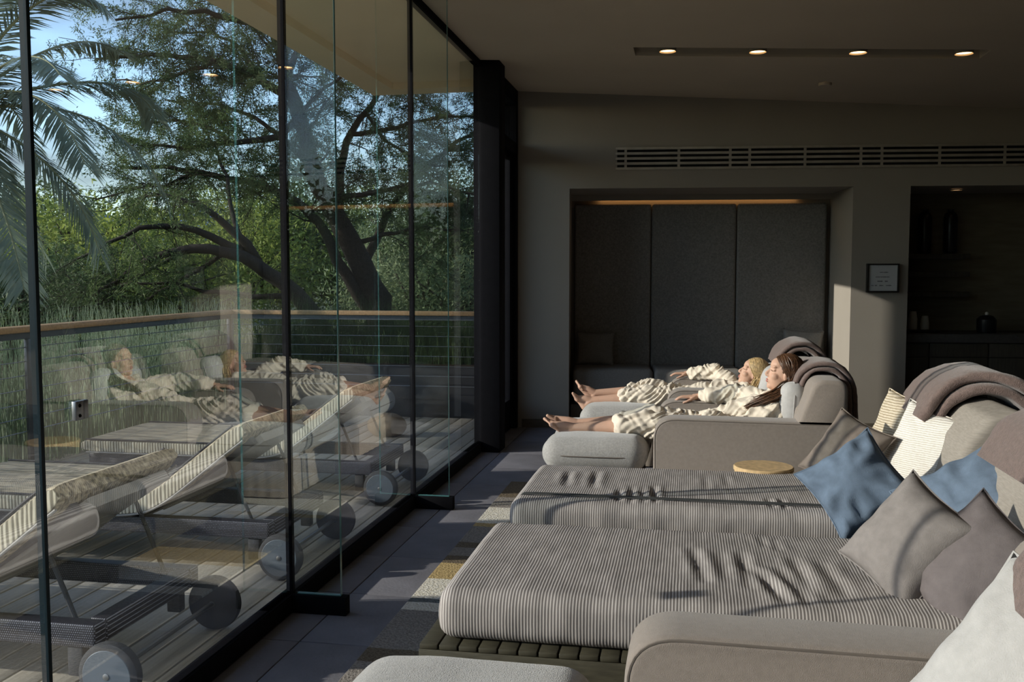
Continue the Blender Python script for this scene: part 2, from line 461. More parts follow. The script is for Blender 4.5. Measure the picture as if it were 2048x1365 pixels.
# ------------------------------------------------------------------ ventilation grille
m_grille = mat('grille_paint', (.30, .27, .23), .8)
gr = thing('ventilation_grille', 'long linear air grille with four dark slots high on the back wall', 'vent', BW.location.copy(), math.atan(.10))
g0, g1, zt, zb = U(-.70), U(3.6), 2.705, 2.515
gb = MB(); gb.box(g0, g1, -.004, -.001, zb, zt); lk('grille_backing', gb, m_dark, gr, False)
hs = (zt-zb)/7.6
gm = MB()
for i in range(5):
    z0 = zt - (2*i)*hs*.95 + .012
    o = MB(); o.box(g0-.015, g1, -.016, -.001, z0-hs*.95, z0, .003); lk('grille_slat', o, m_grille, gr)
for i, xx in enumerate([-.62, -.12, .36, .54, 1.05, 1.56, 1.75, 2.27, 2.85]):
    o = MB(); o.box(U(xx)-.012, U(xx)+.012, -.012, -.002, zb, zt); lk('grille_divider', o, m_grille, gr, False)

# ------------------------------------------------------------------ framed notice on the pier
m_frame = mat('notice_frame_black', (.012, .011, .010), .4)
m_paper = mat('notice_paper', (.42, .43, .44), .6, .03)
m_ink = mat('notice_ink', (.05, .05, .055), .8)
nt = thing('framed_notice', 'small black framed notice with four lines of print on the pier', 'sign', BW.location.copy(), math.atan(.10))
n0, n1, nz0, nz1 = U(1.635), U(1.925), 1.335, 1.605
for a in ((n0, n1, nz1-.014, nz1), (n0, n1, nz0, nz0+.014), (n0, n0+.014, nz0, nz1), (n1-.014, n1, nz0, nz1)):
    o = MB(); o.box(a[0], a[1], -.052, -.001, a[2], a[3], .002); lk('frame_bar', o, m_frame, nt)
o = MB(); o.box(n0+.012, n1-.012, -.036, -.003, nz0+.012, nz1-.012); lk('notice_sheet', o, m_paper, nt, False)
# the print is too small to read in the photograph: word-shaped dark marks, line by line
sx = (n1-n0-.024)/955.0
for li, (yy, hh, words) in enumerate(((420, 44, [(590, 720), (735, 860)]), (575, 40, [(460, 905)]), (720, 50, [(520, 690), (760, 865)]), (862, 46, [(320, 400), (440, 510), (590, 725), (805, 985)]))):
    for (wa, wb_) in words:
        o = MB(); x = wa
        zc_ = nz1-.012-(yy-170)*sx
        while x < wb_-8:
            wdt = 10+14*random.random(); hgt = hh*sx*(.5+.4*random.random())
            o.box(n0+.012+(x-215)*sx, n0+.012+(x+wdt-215)*sx, -.0370, -.0362, zc_-hgt/2, zc_+hgt/2); x += wdt+9
        lk('printed_word', o, m_ink, nt, False)

# ------------------------------------------------------------------ pantry recess
cabs = [uC1, U(2.30), U(2.85), U(3.45), 5.2]
for i in range(4):
    c = thing('base_cabinet', ['dark wood cabinet beside the pier, under the paper cups', 'second dark cabinet from the pier, centre of the pantry',
                               'third dark cabinet from the pier, under the black urn', 'rightmost dark cabinet of the pantry'][i], 'cabinet', BW.location.copy(), math.atan(.10), 'pantry base cabinets')
    o = MB(); o.box(cabs[i]+.002, cabs[i+1]-.002, .22, ND-.01, .0, .845); lk('cabinet_body', o, m_cab, c, False)
    d = MB(); d.box(cabs[i]+.006, cabs[i+1]-.006, .20, .219, .10, .70, .003); lk('door', d, m_cab, c)
    d = MB(); d.box(cabs[i]+.006, cabs[i+1]-.006, .20, .219, .708, .838, .003); lk('drawer', d, m_cab, c)
ct = thing('worktop', 'dark stone worktop along the pantry recess', 'worktop', BW.location.copy(), math.atan(.10))
o = MB(); o.box(uC1+.002, 5.19, .17, ND-.002, .848, .93, .006); lk('slab', o, m_stone, ct)
sh = []
for i, (z, lab) in enumerate(((1.71, 'top dark shelf in the pantry, carrying the tall vases'), (1.53, 'middle dark shelf in the pantry recess'), (1.33, 'lowest dark shelf above the paper cups'))):
    o = MB(); o.box(uC1+.005, U(2.80), ND-.30, ND-.002, z-.05, z, .004)
    s = lk('wall_shelf', o, m_cab, None); s.location = BW.location; s.rotation_euler = BW.rotation_euler
    tag(s, lab, 'shelf', 'pantry shelves')
m_vase = mat('black_ceramic', (.008, .008, .009), .3)
prof = [(.0, 0), (.055, 0), (.066, .03), (.066, .36), (.058, .40), (.03, .425), (.03, .44), (.0, .44)]
base = None
for i, (xx, lab) in enumerate(((2.14, 'tall black vase on the top shelf, nearest the pier'), (2.40, 'tall black vase on the top shelf, middle one of three'), (2.65, 'tall black vase on the top shelf, rightmost of three'))):
    v = thing('tall_vase', lab, 'vase', BW.matrix_basis @ Vector((U(xx), ND-.15, 1.711)), 0, 'black vases on the top shelf')
    lk('vase_body', lathe(prof[1:-1], 24), m_vase, v)
    lk('vase_lip', lathe([(.030, .436), (.036, .438), (.036, .446), (.030, .447)], 24), m_vase, v)
m_cup = mat('paper_cup', (.45, .43, .38), .7, .03)
tray = tag(lk('serving_tray', rbox(-.19, .17, -.12, .12, 0, .028, .01, 2), m_vase, None, loc=BW.matrix_basis @ Vector((U(2.30), .50, .931))), 'black tray carrying two stacks of paper cups', 'tray')
for dx, n, lab in ((-.07, 5, 'taller stack of white paper cups on the black tray'), (.045, 3, 'shorter stack of white paper cups on the black tray')):
    c = thing('cup_stack', lab, 'cups', BW.matrix_basis @ Vector((U(2.30)+dx, .48, .960)), 0, 'paper cup stacks')
    for k in range(n):
        z = k*.022
        lk('paper_cup', lathe([(.041, z), (.043, z+.004), (.030, z+.09), (.0285, z+.09)], 20), m_cup, c)
u = thing('coffee_urn', 'small black urn with a pale knob on the worktop', 'urn', BW.matrix_basis @ Vector((U(2.92), .45, .931)), 0)
lk('urn_body', lathe([(.085, 0), (.09, .01), (.09, .13), (.06, .165), (.02, .175)], 28), m_vase, u)
lk('urn_knob', ball((0, 0, .188), .018, 8), m_cup, u)
m_lamp = mat_emit('lamp_warm', (1.0, .60, .26), 14.0)
m_trim = mat('lamp_trim', (.25, .22, .18), .5)
pl = thing('pantry_downlight', 'small warm downlight in the pantry ceiling', 'light', BW.matrix_basis @ Vector((U(2.56), .35, 2.328)), 0)
lk('lamp_ring', lathe([(.05, -.003), (.052, -.012), (.06, -.012), (.06, 0), (.05, 0), (.05, -.003)], 24, (0, 0, 0), 'Z', False), m_trim, pl)
lk('lamp_lens', lathe([(.0, -.006), (.049, -.006), (.049, -.002), (.0, -.002)][1:3], 24), mat_emit('lamp_dim', (1.0, .62, .32), 3.0), pl)

# ------------------------------------------------------------------ recessed lamp slot in the ceiling
m_slot = mat('slot_dark', (.05, .042, .032), .9)
slot = thing('light_slot', 'long dark recessed slot with four warm downlights in the ceiling', 'light', ((SX0+SX1)/2, (SY0+SY1)/2, ceil_z((SX0+SX1)/2)))
def slot_z(x): return ceil_z(x)-ceil_z((SX0+SX1)/2)
hx = (SX1-SX0)/2; hy = (SY1-SY0)/2
V = []
for y in (-hy, hy):
    for x, d in ((-hx, .085), (hx, .085), (hx, .099), (-hx, .099)): V.append((x, y, -.05*x+d))
lk('slot_tray', (V, [(0, 1, 2, 3), (7, 6, 5, 4), (0, 4, 5, 1), (1, 5, 6, 2), (2, 6, 7, 3), (3, 7, 4, 0)]), m_slot, slot, False)
for px in (1335, 1514, 1706, 1902):
    x = at_z(px, 111, 3.15)[0]-(SX0+SX1)/2; z = -.05*x
    h = lk('lamp_housing', lathe([(.062, z-.004), (.066, z-.004), (.066, z+.085), (.062, z+.085), (.062, z-.004)], 24, (x, -.02, 0), 'Z', False), m_trim, slot)
    lk('lamp_lens', lathe([(.060, z+.008), (.060, z+.014)], 24, (x, -.02, 0)), m_lamp, h)
sm = tag(lk('smoke_detector', lathe([(.0, 0), (.05, -.025), (.055, -.02), (.055, 0)][1:], 24), m_ceil, None, loc=(*at_z(1650, 172, 3.1)[:2], ceil_z(at_z(1650, 172, 3.1)[0]))), 'round pale smoke detector on the ceiling', 'detector')

# =================================================================== GLASS WALL
joints = [-4.2, -1.8, .36, 2.28, 3.905, 5.825, 7.78]
HZ = 3.245
for i in range(len(joints)-1):
    y0, y1 = joints[i], joints[i+1]
    w = thing('window_%d' % (i+1), 'tall clear glass panel of the window wall, number %s from the far post' % ['six', 'five', 'four', 'three', 'two', 'one'][i], None, (GX, y0, 0), 0, None, 'structure')
    L = y1-y0
    o = MB(); o.box(-.020, -.008, .006, L-.006, .05, HZ-.03); gp = lk('glass_pane', o, m_glass, w, False); gp.data.materials.append(m_coat)
    for pf in gp.data.polygons:
        if pf.normal.x > .9: pf.material_index = 1          # the reflective coating sits on the room side
    o = MB(); o.box(-.05, 0.0, -.001, L+.001, 0, .075, .004); o.box(-.035, -.024, 0, L, .075, .10); o.box(-.006, .0, 0, L, .075, .082)
    lk('sill', o, m_black, w)
    o = MB(); o.box(-.05, .0, 0, L, HZ-.03, HZ+.04); lk('head_channel', o, m_black, w, False)
    if i >= 3:
        if i == 3:
            o = MB(); o.box(-.026, -.004, -.007, .007, .05, HZ-.03); lk('glass_edge_strip', o, mat('teal_edge', (.006, .016, .022), .4, .2, 4, spec=.15), w, False)
        else:
            o = MB(); o.box(-.030, -.001, -.013, .013, .05, HZ); lk('mullion', o, m_black, w, False)
            fn = MB(); fn.box(.0, .222, -.0095, .0095, .085, ceil_z(GX)-.005); f = lk('glass_fin', fn, m_fin, w, False)
            e = MB(); e.box(.2221, .2232, -.0095, .0095, .085, ceil_z(GX)-.005); lk('fin_edge', e, m_edge, f, False)
            e = MB(); e.box(.02, .222, -.0095, .0095, .083, .087); lk('fin_foot', e, m_edge, f, False)
            o = MB(); o.box(-.002, .252, -.027, .027, 0, .082, .003); lk('fin_shoe', o, m_black, w)
h = bpy.data.objects['window_4']
hinge = lk('patch_hinge', rbox(-.004, .012, .125, .160, 1.085, 1.14, .003, 1), m_steel, h)
hb = lk('patch_hinge', rbox(-.004, .010, .163, .185, 1.085, 1.14, .003, 1), m_steel, h)
for z in (1.098, 1.127):
    lk('hinge_screw', lathe([(.0055, .012), (.004, .015)], 12, (0, .14, z), 'X'), m_black, hinge)

# corner post, door and transom between post and back wall
b = MB(); b.box(GX-.06, GX+.16, 7.78, 8.02, 0, 3.27, .004)
struct('trim_1', b, m_black, 'black steel corner post at the end of the glass wall')
dr = thing('door_1', 'black framed glass door with transom between the post and the back wall', None, (GX, 8.02, 0), 0, None, 'structure')
L = 9.16-8.02
o = MB(); o.box(-.05, .07, 0, .06, 0, 3.27, .003); o.box(-.05, .07, L-.10, L+.02, 0, 3.27, .003); o.box(-.05, .07, .061, L-.101, 3.12, 3.27, .003); o.box(-.05, .07, .061, L-.101, 2.66, 2.76, .003)
lk('door_frame', o, m_black, dr)
leaf = MB(); leaf.box(-.03, .03, .063, .16, .01, 2.655, .003); leaf.box(-.03, .03, L-.22, L-.103, .01, 2.655, .003); leaf.box(-.03, .03, .161, L-.221, .01, .30, .003); leaf.box(-.03, .03, .161, L-.221, 2.60, 2.655, .003)
dl = lk('door_leaf', leaf, m_black, dr)
o = MB(); o.box(-.006, .006, .158, L-.218, .298, 2.602); lk('door_pane', o, m_glass, dl, False)
o = MB(); o.box(-.006, .006, .06, L-.10, 2.758, 3.122); lk('transom_pane', o, m_glass, dr, False)
o = MB(); o.tube([(.03, .19, 1.0), (.075, .19, 1.0), (.075, .30, 1.0)], .010, 8); lk('door_handle', o, m_steel, dl)

# =================================================================== DECK, SOFFIT, RAILINGS
DB = thing('deck_floor', 'grey timber plank deck outside the glass wall', None, (0, 0, 0), 0, None, 'structure')
b = MB(); b.box(-5.15, -1.78, -4.2, 9.62, -.3, -.05); lk('deck_bed', b, m_dark, DB, False)
pm = None
nx = 24
for i in range(nx):
    x0 = -1.785-.139*(i+1)
    if pm is None:
        o = lk('deck_plank', rbox(0, .128, 0, 13.7, -.045, 0, .004, 1), m_deck, DB); pm = o.data
    else:
        o = bpy.data.objects.new('deck_plank', pm); COL.objects.link(o); o.parent = DB
    o.location = (x0, -4.1, RNG.uniform(-.001, .001))
sb = MB(); sb.box(-3.10, -1.775, -4.2, 9.22, 3.36, 3.62)
SO = struct('soffit', sb, m_soffit, 'tan stucco roof overhang above the deck', smooth=False)
o = MB(); o.box(-3.14, -2.86, -4.2, 9.26, 3.295, 3.64); o.box(-2.86, -1.775, 9.0, 9.26, 3.295, 3.64); o.box(-2.02, -1.775, -4.2, 9.0, 3.335, 3.36)
lk('soffit_border', o, m_soffit, SO, False)
rb = MB(); rb.box(-3.15, 6.8, -4.5, 10.7, 3.66, 3.8); struct('roof', rb, m_soffit, 'flat roof slab above the room', smooth=False)

def railing(p0, p1, label, z=1.12, cables=7):
    p0 = np.array(p0); p1 = np.array(p1); d = p1-p0; L = np.linalg.norm(d); a = math.atan2(d[1], d[0])
    r = thing('cable_railing', label, 'railing', (p0[0], p0[1], 0), a)
    o = MB(); o.box(-.03, L+.03, -.06, .06, z-.045, z, .006); lk('timber_rail', o, m_railwood, r)
    o = MB(); o.box(0, L, -.02, .02, z-.095, z-.046); lk('steel_rail', o, m_railgrey, r, False)
    n = max(2, int(round(L/2.9))+1)
    for i in range(n):
        x = L*i/(n-1)
        o = MB(); o.box(x-.035, x+.035, -.012, .012, -.05, z-.096, .003); lk('post', o, m_railgrey, r)
    for i in range(cables):
        zz = z-.16-i*.105
        o = MB(); o.tube([(0, .0, zz), (L, .0, zz)], .0035, 5); lk('cable', o, m_steel, r)
    return r
RC = (-4.93, 9.62)
railing((-4.80, 3.0), RC, 'timber topped cable railing along the left side of the deck')
railing(RC, (-1.78, 9.60), 'timber topped cable railing across the far end of the deck')
m_planter = mat('planter_dark', (.035, .037, .042), .8, .2, 6)
b = MB(); b.box(-4.9, -1.98, 9.70, 10.5, -.3, .52, .01)
pt = thing('planter_box', 'dark low planter wall beyond the far railing', 'planter', (0, 0, 0))
lk('planter_wall', b, m_planter, pt)
b = MB(); b.box(-4.85, -2.03, 9.75, 10.45, .5, .545); lk('soil', b, mat('soil', (.03, .022, .015), 1), pt, False)
b = MB(); b.box(-5.75, -5.10, 2.5, 10.4, -.3, -.05, .01)
pt = thing('planter_bed', 'low planting bed beyond the left railing', 'planter', (0, 0, 0)); lk('soil_bed', b, mat('soil', (.03, .022, .015), 1), pt)
# boulder on the deck
Vb, Fb = ball((0, 0, .10), (.19, .15, .125), 12); Nz = vnoise(Vb, 6, 3)*.02+vnoise(Vb, 14, 5)*.008
Vb = Vb*(1+Nz[:, None]*3); Vb[:, 2] = np.maximum(Vb[:, 2], 0)
tag(lk('boulder', (Vb, Fb), mat('boulder_stone', (.20, .15, .10), .9, .3, 9, .5, 40), None, loc=(*at_z(775, 872, 0)[:2], 0), sharp=0), 'rounded brown boulder on the deck by the far planter', 'rock')

# =================================================================== FURNITURE
m_sofa = mat('taupe_upholstery', (.262, .224, .195), .95, .06, 60, .35, 500, sheen=.2)
m_seam = mat('taupe_seam', (.17, .145, .125), .95)
m_skirt = mat('skirt_linen', (.33, .28, .23), .95, .07, 60, .3, 400)
m_chen = mat('chenille_grey', (.40, .385, .365), .98, .14, 90, .6, 260, sheen=.4)
m_cord = mat_wave('corded_mattress', (.215, .192, .182), (.48, .445, .42), 30, 'X', .8, .95, .35, .45, 25, (1, .25, .25))
m_backlinen = mat('backrest_linen', (.30, .27, .235), .95, .12, 40, .35, 200, stretch=(.6, .6, 5))
m_zip = mat('zip_dark', (.06, .062, .062), .6)
m_frame_w = mat('dark_bench_wood', (.055, .050, .033), .55, .25, 6, .2, 60, stretch=(2, 12, 12))
m_throw = mat('mauve_fleece', (.165, .118, .105), 1.0, .18, 70, .8, 240, sheen=.35)
m_blue = mat('denim_blue_linen', (.125, .170, .235), .95, .10, 30, .3, 300)
m_grey = mat('warm_grey_linen', (.235, .213, .202), .95, .10, 30, .3, 300)
m_dkgrey = mat('dark_grey_linen', (.15, .13, .13), .95, .10, 30, .3, 300)
m_taupe = mat('taupe_linen', (.20, .165, .14), .95, .10, 30, .3, 300)
m_white = mat_wave('white_knit', (.60, .56, .50), (.80, .77, .72), 34, 'Z', 1.5, .95, .5, .3, 90)
m_ecru = mat_wave('ecru_knit', (.40, .33, .23), (.66, .58, .46), 26, 'Z', 1.5, .95, .6, .3, 90)
m_ltgrey = mat('pale_grey_plush', (.46, .45, .44), .98, .06, 40, .3, 300, sheen=.3)
m_drum = mat('pale_elm', (.58, .41, .22), .45, .25, 5, stretch=(6, 6, .8))

# ------------------------------------------------------------------ striped rug
def rug_mat():
    m, n, l, p = nodes_of('banded_rug'); p.inputs['Roughness'].default_value = 1.0; p.inputs['Specular IOR Level'].default_value = .05
    t = n.new('ShaderNodeTexCoord'); sx = n.new('ShaderNodeSeparateXYZ'); l.new(t.outputs['Object'], sx.inputs[0])
    zn = n.new('ShaderNodeTexNoise'); zn.inputs['Scale'].default_value = 9; l.new(t.outputs['Object'], zn.inputs['Vector'])
    ad = n.new('ShaderNodeMath'); ad.operation = 'MULTIPLY_ADD'; ad.inputs[1].default_value = .02; l.new(zn.outputs[0], ad.inputs[0]); l.new(sx.outputs[1], ad.inputs[2])
    mr = n.new('ShaderNodeMapRange'); mr.inputs[1].default_value = 0.01; mr.inputs[2].default_value = 6.66; l.new(ad.outputs[0], mr.inputs[0])
    r = n.new('ShaderNodeValToRGB'); r.color_ramp.interpolation = 'CONSTANT'
    taupe, brown, cream, gold, slate = (.25, .225, .20), (.15, .12, .085), (.62, .58, .50), (.42, .31, .15), (.13, .14, .14)
    bands = [(0, taupe), (1.2, brown), (1.5, cream), (1.9, gold), (2.2, taupe), (3.40, brown), (3.52, taupe), (3.95, cream), (4.06, slate), (4.11, cream),
             (4.41, gold), (4.66, brown), (4.78, taupe), (4.96, brown), (5.06, taupe), (5.40, gold), (5.47, cream), (5.87, taupe), (6.14, brown)]
    e = r.color_ramp.elements
    e[0].position = 0; e[0].color = (*bands[0][1], 1); e[1].position = bands[1][0]/6.65; e[1].color = (*bands[1][1], 1)
    for y, c in bands[2:]:
        q = e.new(y/6.65); q.color = (*c, 1)
    l.new(mr.outputs[0], r.inputs[0])
    z = n.new('ShaderNodeTexNoise'); z.inputs['Scale'].default_value = 90; z.inputs['Detail'].default_value = 4; l.new(t.outputs['Object'], z.inputs['Vector'])
    x = n.new('ShaderNodeMix'); x.data_type = 'RGBA'; x.blend_type = 'OVERLAY'; x.inputs[0].default_value = .7
    l.new(r.outputs[0], x.inputs[6]); l.new(z.outputs[0], x.inputs[7]); l.new(x.outputs[2], p.inputs['Base Color'])
    b = n.new('ShaderNodeBump'); b.inputs['Strength'].default_value = .8; b.inputs['Distance'].default_value = .01
    l.new(z.outputs[0], b.inputs['Height']); l.new(b.outputs[0], p.inputs['Normal'])
    return m
tag(lk('striped_rug', rbox(-1.25, 3.4, 0, 6.65, .0, .014, .006, 2), rug_mat(), None), 'large rug with taupe, cream, gold and brown bands under the daybeds', 'rug')

# ------------------------------------------------------------------ armchairs
def arm_profile():
    return rounded_poly([(0, .05), (1.12, .05), (1.12, .62), (0.0, .625)], [.02, .02, .02, .13], 8)
def make_armchair(name, label, loc):
    c = thing(name, label, 'armchair', loc, 0, 'taupe lounge armchairs')
    for s in (-1, 1):
        y0, y1 = (-.51, -.31) if s < 0 else (.31, .51)
        a = lk('arm', slab(arm_profile(), y0, y1, .022, 3), m_sofa, c)
        # seam piping on the outer and inner rim
        p = arm_profile()
        for yy in (y0+.004, y1-.004):
            cen = p.mean(0); path = [(q[0], yy, q[1]) for q in (cen+(p-cen)*np.array([.985, .97]))]
            path = [q for q in path if q[2] > .08 and q[0] < 1.05]
            st = [i for i in range(len(path))]
            path = sorted(path, key=lambda q: (math.atan2(q[2]-.3, q[0]-.7)), reverse=True) if 0 else path
            # start on the front, run along the top
            path = [(0.016, yy, .10)] + [(x, yy, z) for (x, y, z) in path if not (x > 1.0 and z < .5)][::-1] + [(1.10, yy, .607)]
            o = MB(); o.tube(path, .0035, 5); lk('seam', o, m_seam, a)
    lk('seat_base', rbox(.06, 1.06, -.308, .308, .06, .19, .02, 2), m_sofa, c)
    V, F = rbox(.04, .86, -.305, .305, .192, .36, .055, 4, (5, 4, 1)); V[:, 2] += np.where(V[:, 2] > .29, .02*np.cos(np.clip((V[:, 0]-.45)/.42, -1, 1)*PI/2), 0)
    lk('seat_cushion', (V, F), m_sofa, c)
    bp = rounded_poly([(.83, .595), (1.12, .595), (1.12, .87), (.93, .875)], [.01, .01, .07, .09], 6)
    b = lk('backrest', slab(bp, -.505, .505, .03, 3), m_sofa, c)
    bp2 = rounded_poly([(.80, .382), (1.05, .382), (1.05, .70), (.85, .70)], [.01, .01, .01, .05], 4)
    lk('back_cushion', slab(bp2, -.305, .305, .025, 3), m_sofa, c)
    for x in (.06, 1.03):
        for y in (-.45, .45):
            lk('foot', rbox(x, x+.05, y-.025, y+.025, 0, .052, .005, 1), m_frame_w, c)
    return c
CH1, CH2, CH0 = (-.205, 6.24, .014), (-.165, 7.82, .0), (-.145, 1.93, .014)
make_armchair('lounge_armchair', 'taupe armchair holding the brown-haired woman, behind the wooden drum table', CH1)
a2 = make_armchair('lounge_armchair', 'taupe armchair holding the blonde woman, nearest the upholstered niche', CH2)
a0 = make_armchair('lounge_armchair', 'empty taupe armchair in the foreground at the lower right edge', CH0)

def make_ottoman(label, x0, x1, y0, y1, zt, dent=.05, zf=0.):
    cx, cy = (x0+x1)/2, (y0+y1)/2; hx, hy = (x1-x0)/2, (y1-y0)/2
    t = thing('ottoman', label, 'ottoman', (cx, cy, zf), 0, 'plush ottomans in front of the armchairs'); zt -= zf
    lk('base_box', rbox(-hx+.06, hx-.06, -hy+.08, hy-.08, .0, zt-.20, .02, 2), m_skirt, t)
    # skirt: four panels that flare a little, with inverted corner pleats
    zt2 = zt-.23
    for (ax, sg) in (('x', -1), ('x', 1), ('y', -1), ('y', 1)):
        L = (hy if ax == 'x' else hx)-.05; d = (hx if ax == 'x' else hy)-.045
        n = 24; V = []; F = []
        for i in range(n+1):
            s = -L+2*L*i/n; fl = .012+.006*math.sin(i*1.7)
            edge = min(1, (L-abs(s))/.05); k = .015*(1-edge)
            for z, ou in ((.012, fl-k), (zt2*.5, fl*.5-k*.6), (zt2, 0)):
                p = (sg*(d+ou), s, z) if ax == 'x' else (s, sg*(d+ou), z); V.append(p)
            for z, ou in ((zt2, -.006), (.012, fl-k-.006)):
                p = (sg*(d+ou), s, z) if ax == 'x' else (s, sg*(d+ou), z); V.append(p)
        for i in range(n):
            for k in range(5):
                a = i*5+k; b_ = i*5+(k+1) % 5; F.append((a, b_, b_+5, a+5))
        lk('skirt_panel', (V, F), m_skirt, t)
    V, F = rbox(-hx, hx, -hy, hy, zt-.21, zt, .10, 6, (10, 14, 1))
    u = np.clip(V[:, 0]/hx, -1, 1); v = np.clip(V[:, 1]/hy, -1, 1)
    top = (V[:, 2] > zt-.10)
    V[:, 2] += np.where(top, .025*(1-u*u)*(1-v*v) - dent*np.exp(-(V[:, 1]/.16)**2)*np.clip(1.2-u*u*.6, 0, 1), 0)
    V[:, 2] += .006*vnoise(V, 9, 4)
    V[:, 0] *= 1+.03*(1-v*v); V[:, 1] *= 1+.02*(1-u*u)
    c = lk('plush_cushion', (V, F), m_chen, t, sharp=0)
    path = []
    for i in range(65):
        a = 2*PI*i/64; ex = math.copysign(abs(math.cos(a))**.35, math.cos(a)); ey = math.copysign(abs(math.sin(a))**.35, math.sin(a))
        path.append((ex*hx*1.005*(1+.03*(1-ey*ey)), ey*hy*1.005*(1+.02*(1-ex*ex)), zt-.105))
    o = MB(); o.tube(path, .004, 5, False); lk('cushion_seam', o, m_seam, c)
    return t
make_ottoman('grey plush ottoman under the feet of the brown-haired woman', -.90, -.25, 5.78, 6.74, .485, .055, .014)
make_ottoman('grey plush ottoman under the crossed feet of the blonde woman', -.84, -.22, 7.34, 8.30, .47, .045)
make_ottoman('empty grey plush ottoman at the bottom edge, before the foreground armchair', -.88, -.22, 1.50, 2.50, .46, .0, .014)

# ------------------------------------------------------------------ daybed: slatted frame, two mattresses, backrests
DF = thing('slatted_daybed', 'double daybed of dark wooden slats with two linen backrests', 'daybed', (-.86, 2.93, .014))
for (y0, y1) in ((0, .055), (2.19, 2.245)):
    lk('side_rail', rbox(0, 2.45, y0, y1, .13, .262, .004, 1), m_frame_w, DF)
for x in (0, 2.40):
    lk('end_rail', rbox(x, x+.05, .056, 2.189, .13, .262, .004, 1), m_frame_w, DF)
lk('centre_rail', rbox(.06, 2.39, 1.09, 1.15, .10, .238, .004, 1), m_frame_w, DF)
sl = None
for i in range(37):
    if sl is None: o = lk('slat', rbox(0, .060, .0, 2.245, .2632, .280, .003, 1), m_frame_w, DF); sl = o.data
    else: o = bpy.data.objects.new('slat', sl); COL.objects.link(o); o.parent = DF
    o.location = (.004+.0658*i, 0, 0)
for x in (.10, 1.2, 2.28):
    for y in (.06, 1.08, 2.11):
        lk('leg', rbox(x, x+.07, y, y+.07, 0, .129, .004, 1), m_frame_w, DF)
ZM0, ZM = .2945, .465
def seg_dist(P, a, b):
    a = np.array(a); b = np.array(b); d = b-a; t = np.clip(((P-a)@d)/(d@d), 0, 1); q = a+t[:, None]*d
    e = P-q; s = np.sign(d[0]*e[:, 1]-d[1]*e[:, 0]); return np.linalg.norm(e, axis=1), s, t
def make_mattress(label, y0, y1, wr, x1=1.08):
    t = thing('corded_mattress', label, 'mattress', (-.80, (y0+y1)/2, ZM0), 0, 'corded daybed mattresses')
    hy = (y1-y0)/2; H = ZM-ZM0; L = x1+.80
    V, F = rbox(0, L, -hy, hy, 0, H, .045, 4, (150, 60, 5))
    v = np.clip(V[:, 1]/hy, -1, 1); top = np.clip((V[:, 2]-H*.6)/(H*.4), 0, 1)
    V[:, 2] += top*(.012*(1-v**4) - .004)
    P = V[:, :2]+np.array([-.80, (y0+y1)/2])
    for (a, b, dep, wid) in wr:
        wid = wid*1.25; d, s, tt = seg_dist(P, a, b); env = np.sin(np.clip(tt, 0, 1)*PI)**.5
        prof = np.exp(-(d/wid)**2); ridge = np.exp(-((d-1.6*wid)/wid)**2)
        V[:, 2] += top*env*dep*.55*(-prof + .7*ridge*(s > 0)+.5*ridge*(s < 0))
    V[:, 2] += top*.003*vnoise(V, 7, 8)
    bul = np.sin(np.clip(V[:, 2]/H, 0, 1)*PI)*.010
    V[:, 1] += np.sign(V[:, 1])*np.where(np.abs(v) > .93, bul+.003*vnoise(V, 14, 2), 0)
    V[:, 0] += np.where(V[:, 0] < .04, -bul, 0)
    lk('mattress_body', (V, F), m_cord, t, sharp=0)
    return t
def wz(l, z=ZM):
    out = []
    for (p, q, dep, w) in l:
        A = at_z(*p, z); B = at_z(*q, z); out.append(((A[0], A[1]), (B[0], B[1]), dep, w))
    return out
wr1 = wz([((1385, 1100), (1412, 1170), .016, .018), ((1480, 1108), (1503, 1182), .014, .018), ((1505, 1140), (1580, 1212), .018, .018), ((1585, 1120), (1625, 1195), .016, .02),
          ((1560, 1140), (1620, 1215), .012, .02), ((1640, 1130), (1700, 1200), .010, .02), ((1520, 1075), (1535, 1100), .008, .014), ((1545, 1080), (1558, 1108), .008, .014), ((1440, 1110), (1452, 1165), .007, .02)])
wr2 = wz([((1140, 945), (1130, 975), .016, .017), ((1195, 945), (1185, 980), .016, .017), ((1240, 982), (1236, 1004), .018, .013), ((1265, 975), (1262, 1008), .012, .012), ((1308, 975), (1311, 1008), .02, .013),
          ((1285, 985), (1290, 1008), .01, .012), ((1535, 1000), (1548, 1018), .012, .014), ((1560, 1000), (1572, 1020), .012, .012), ((1410, 955), (1415, 985), .006, .015), ((1450, 955), (1455, 975), .006, .015)])
M1 = make_mattress('nearer corded taupe mattress of the daybed, behind the foreground armchair', 2.97, 3.885, wr1)
M2 = make_mattress('farther corded taupe mattress of the daybed, beside the drum table', 4.235, 5.12, wr2)
for k, dy in enumerate((-.012, .012)):
    o = MB(); yy = 4.345-(4.235+5.12)/2+dy
    path = [(-.008, yy, .03), (-.004, yy, .12), (.012, yy, .158), (.045, yy, .179)]+[(x, yy, .1815) for x in np.linspace(.1, 1.85, 30)]
    o.tube(path, .0042, 5); lk('zip_welt', o, m_zip, M2)
BKP = [(1.02, .30), (1.50, .30), (1.52, .72), (1.47, .885), (1.36, .93), (1.24, .905), (1.15, .79), (1.085, .60)]
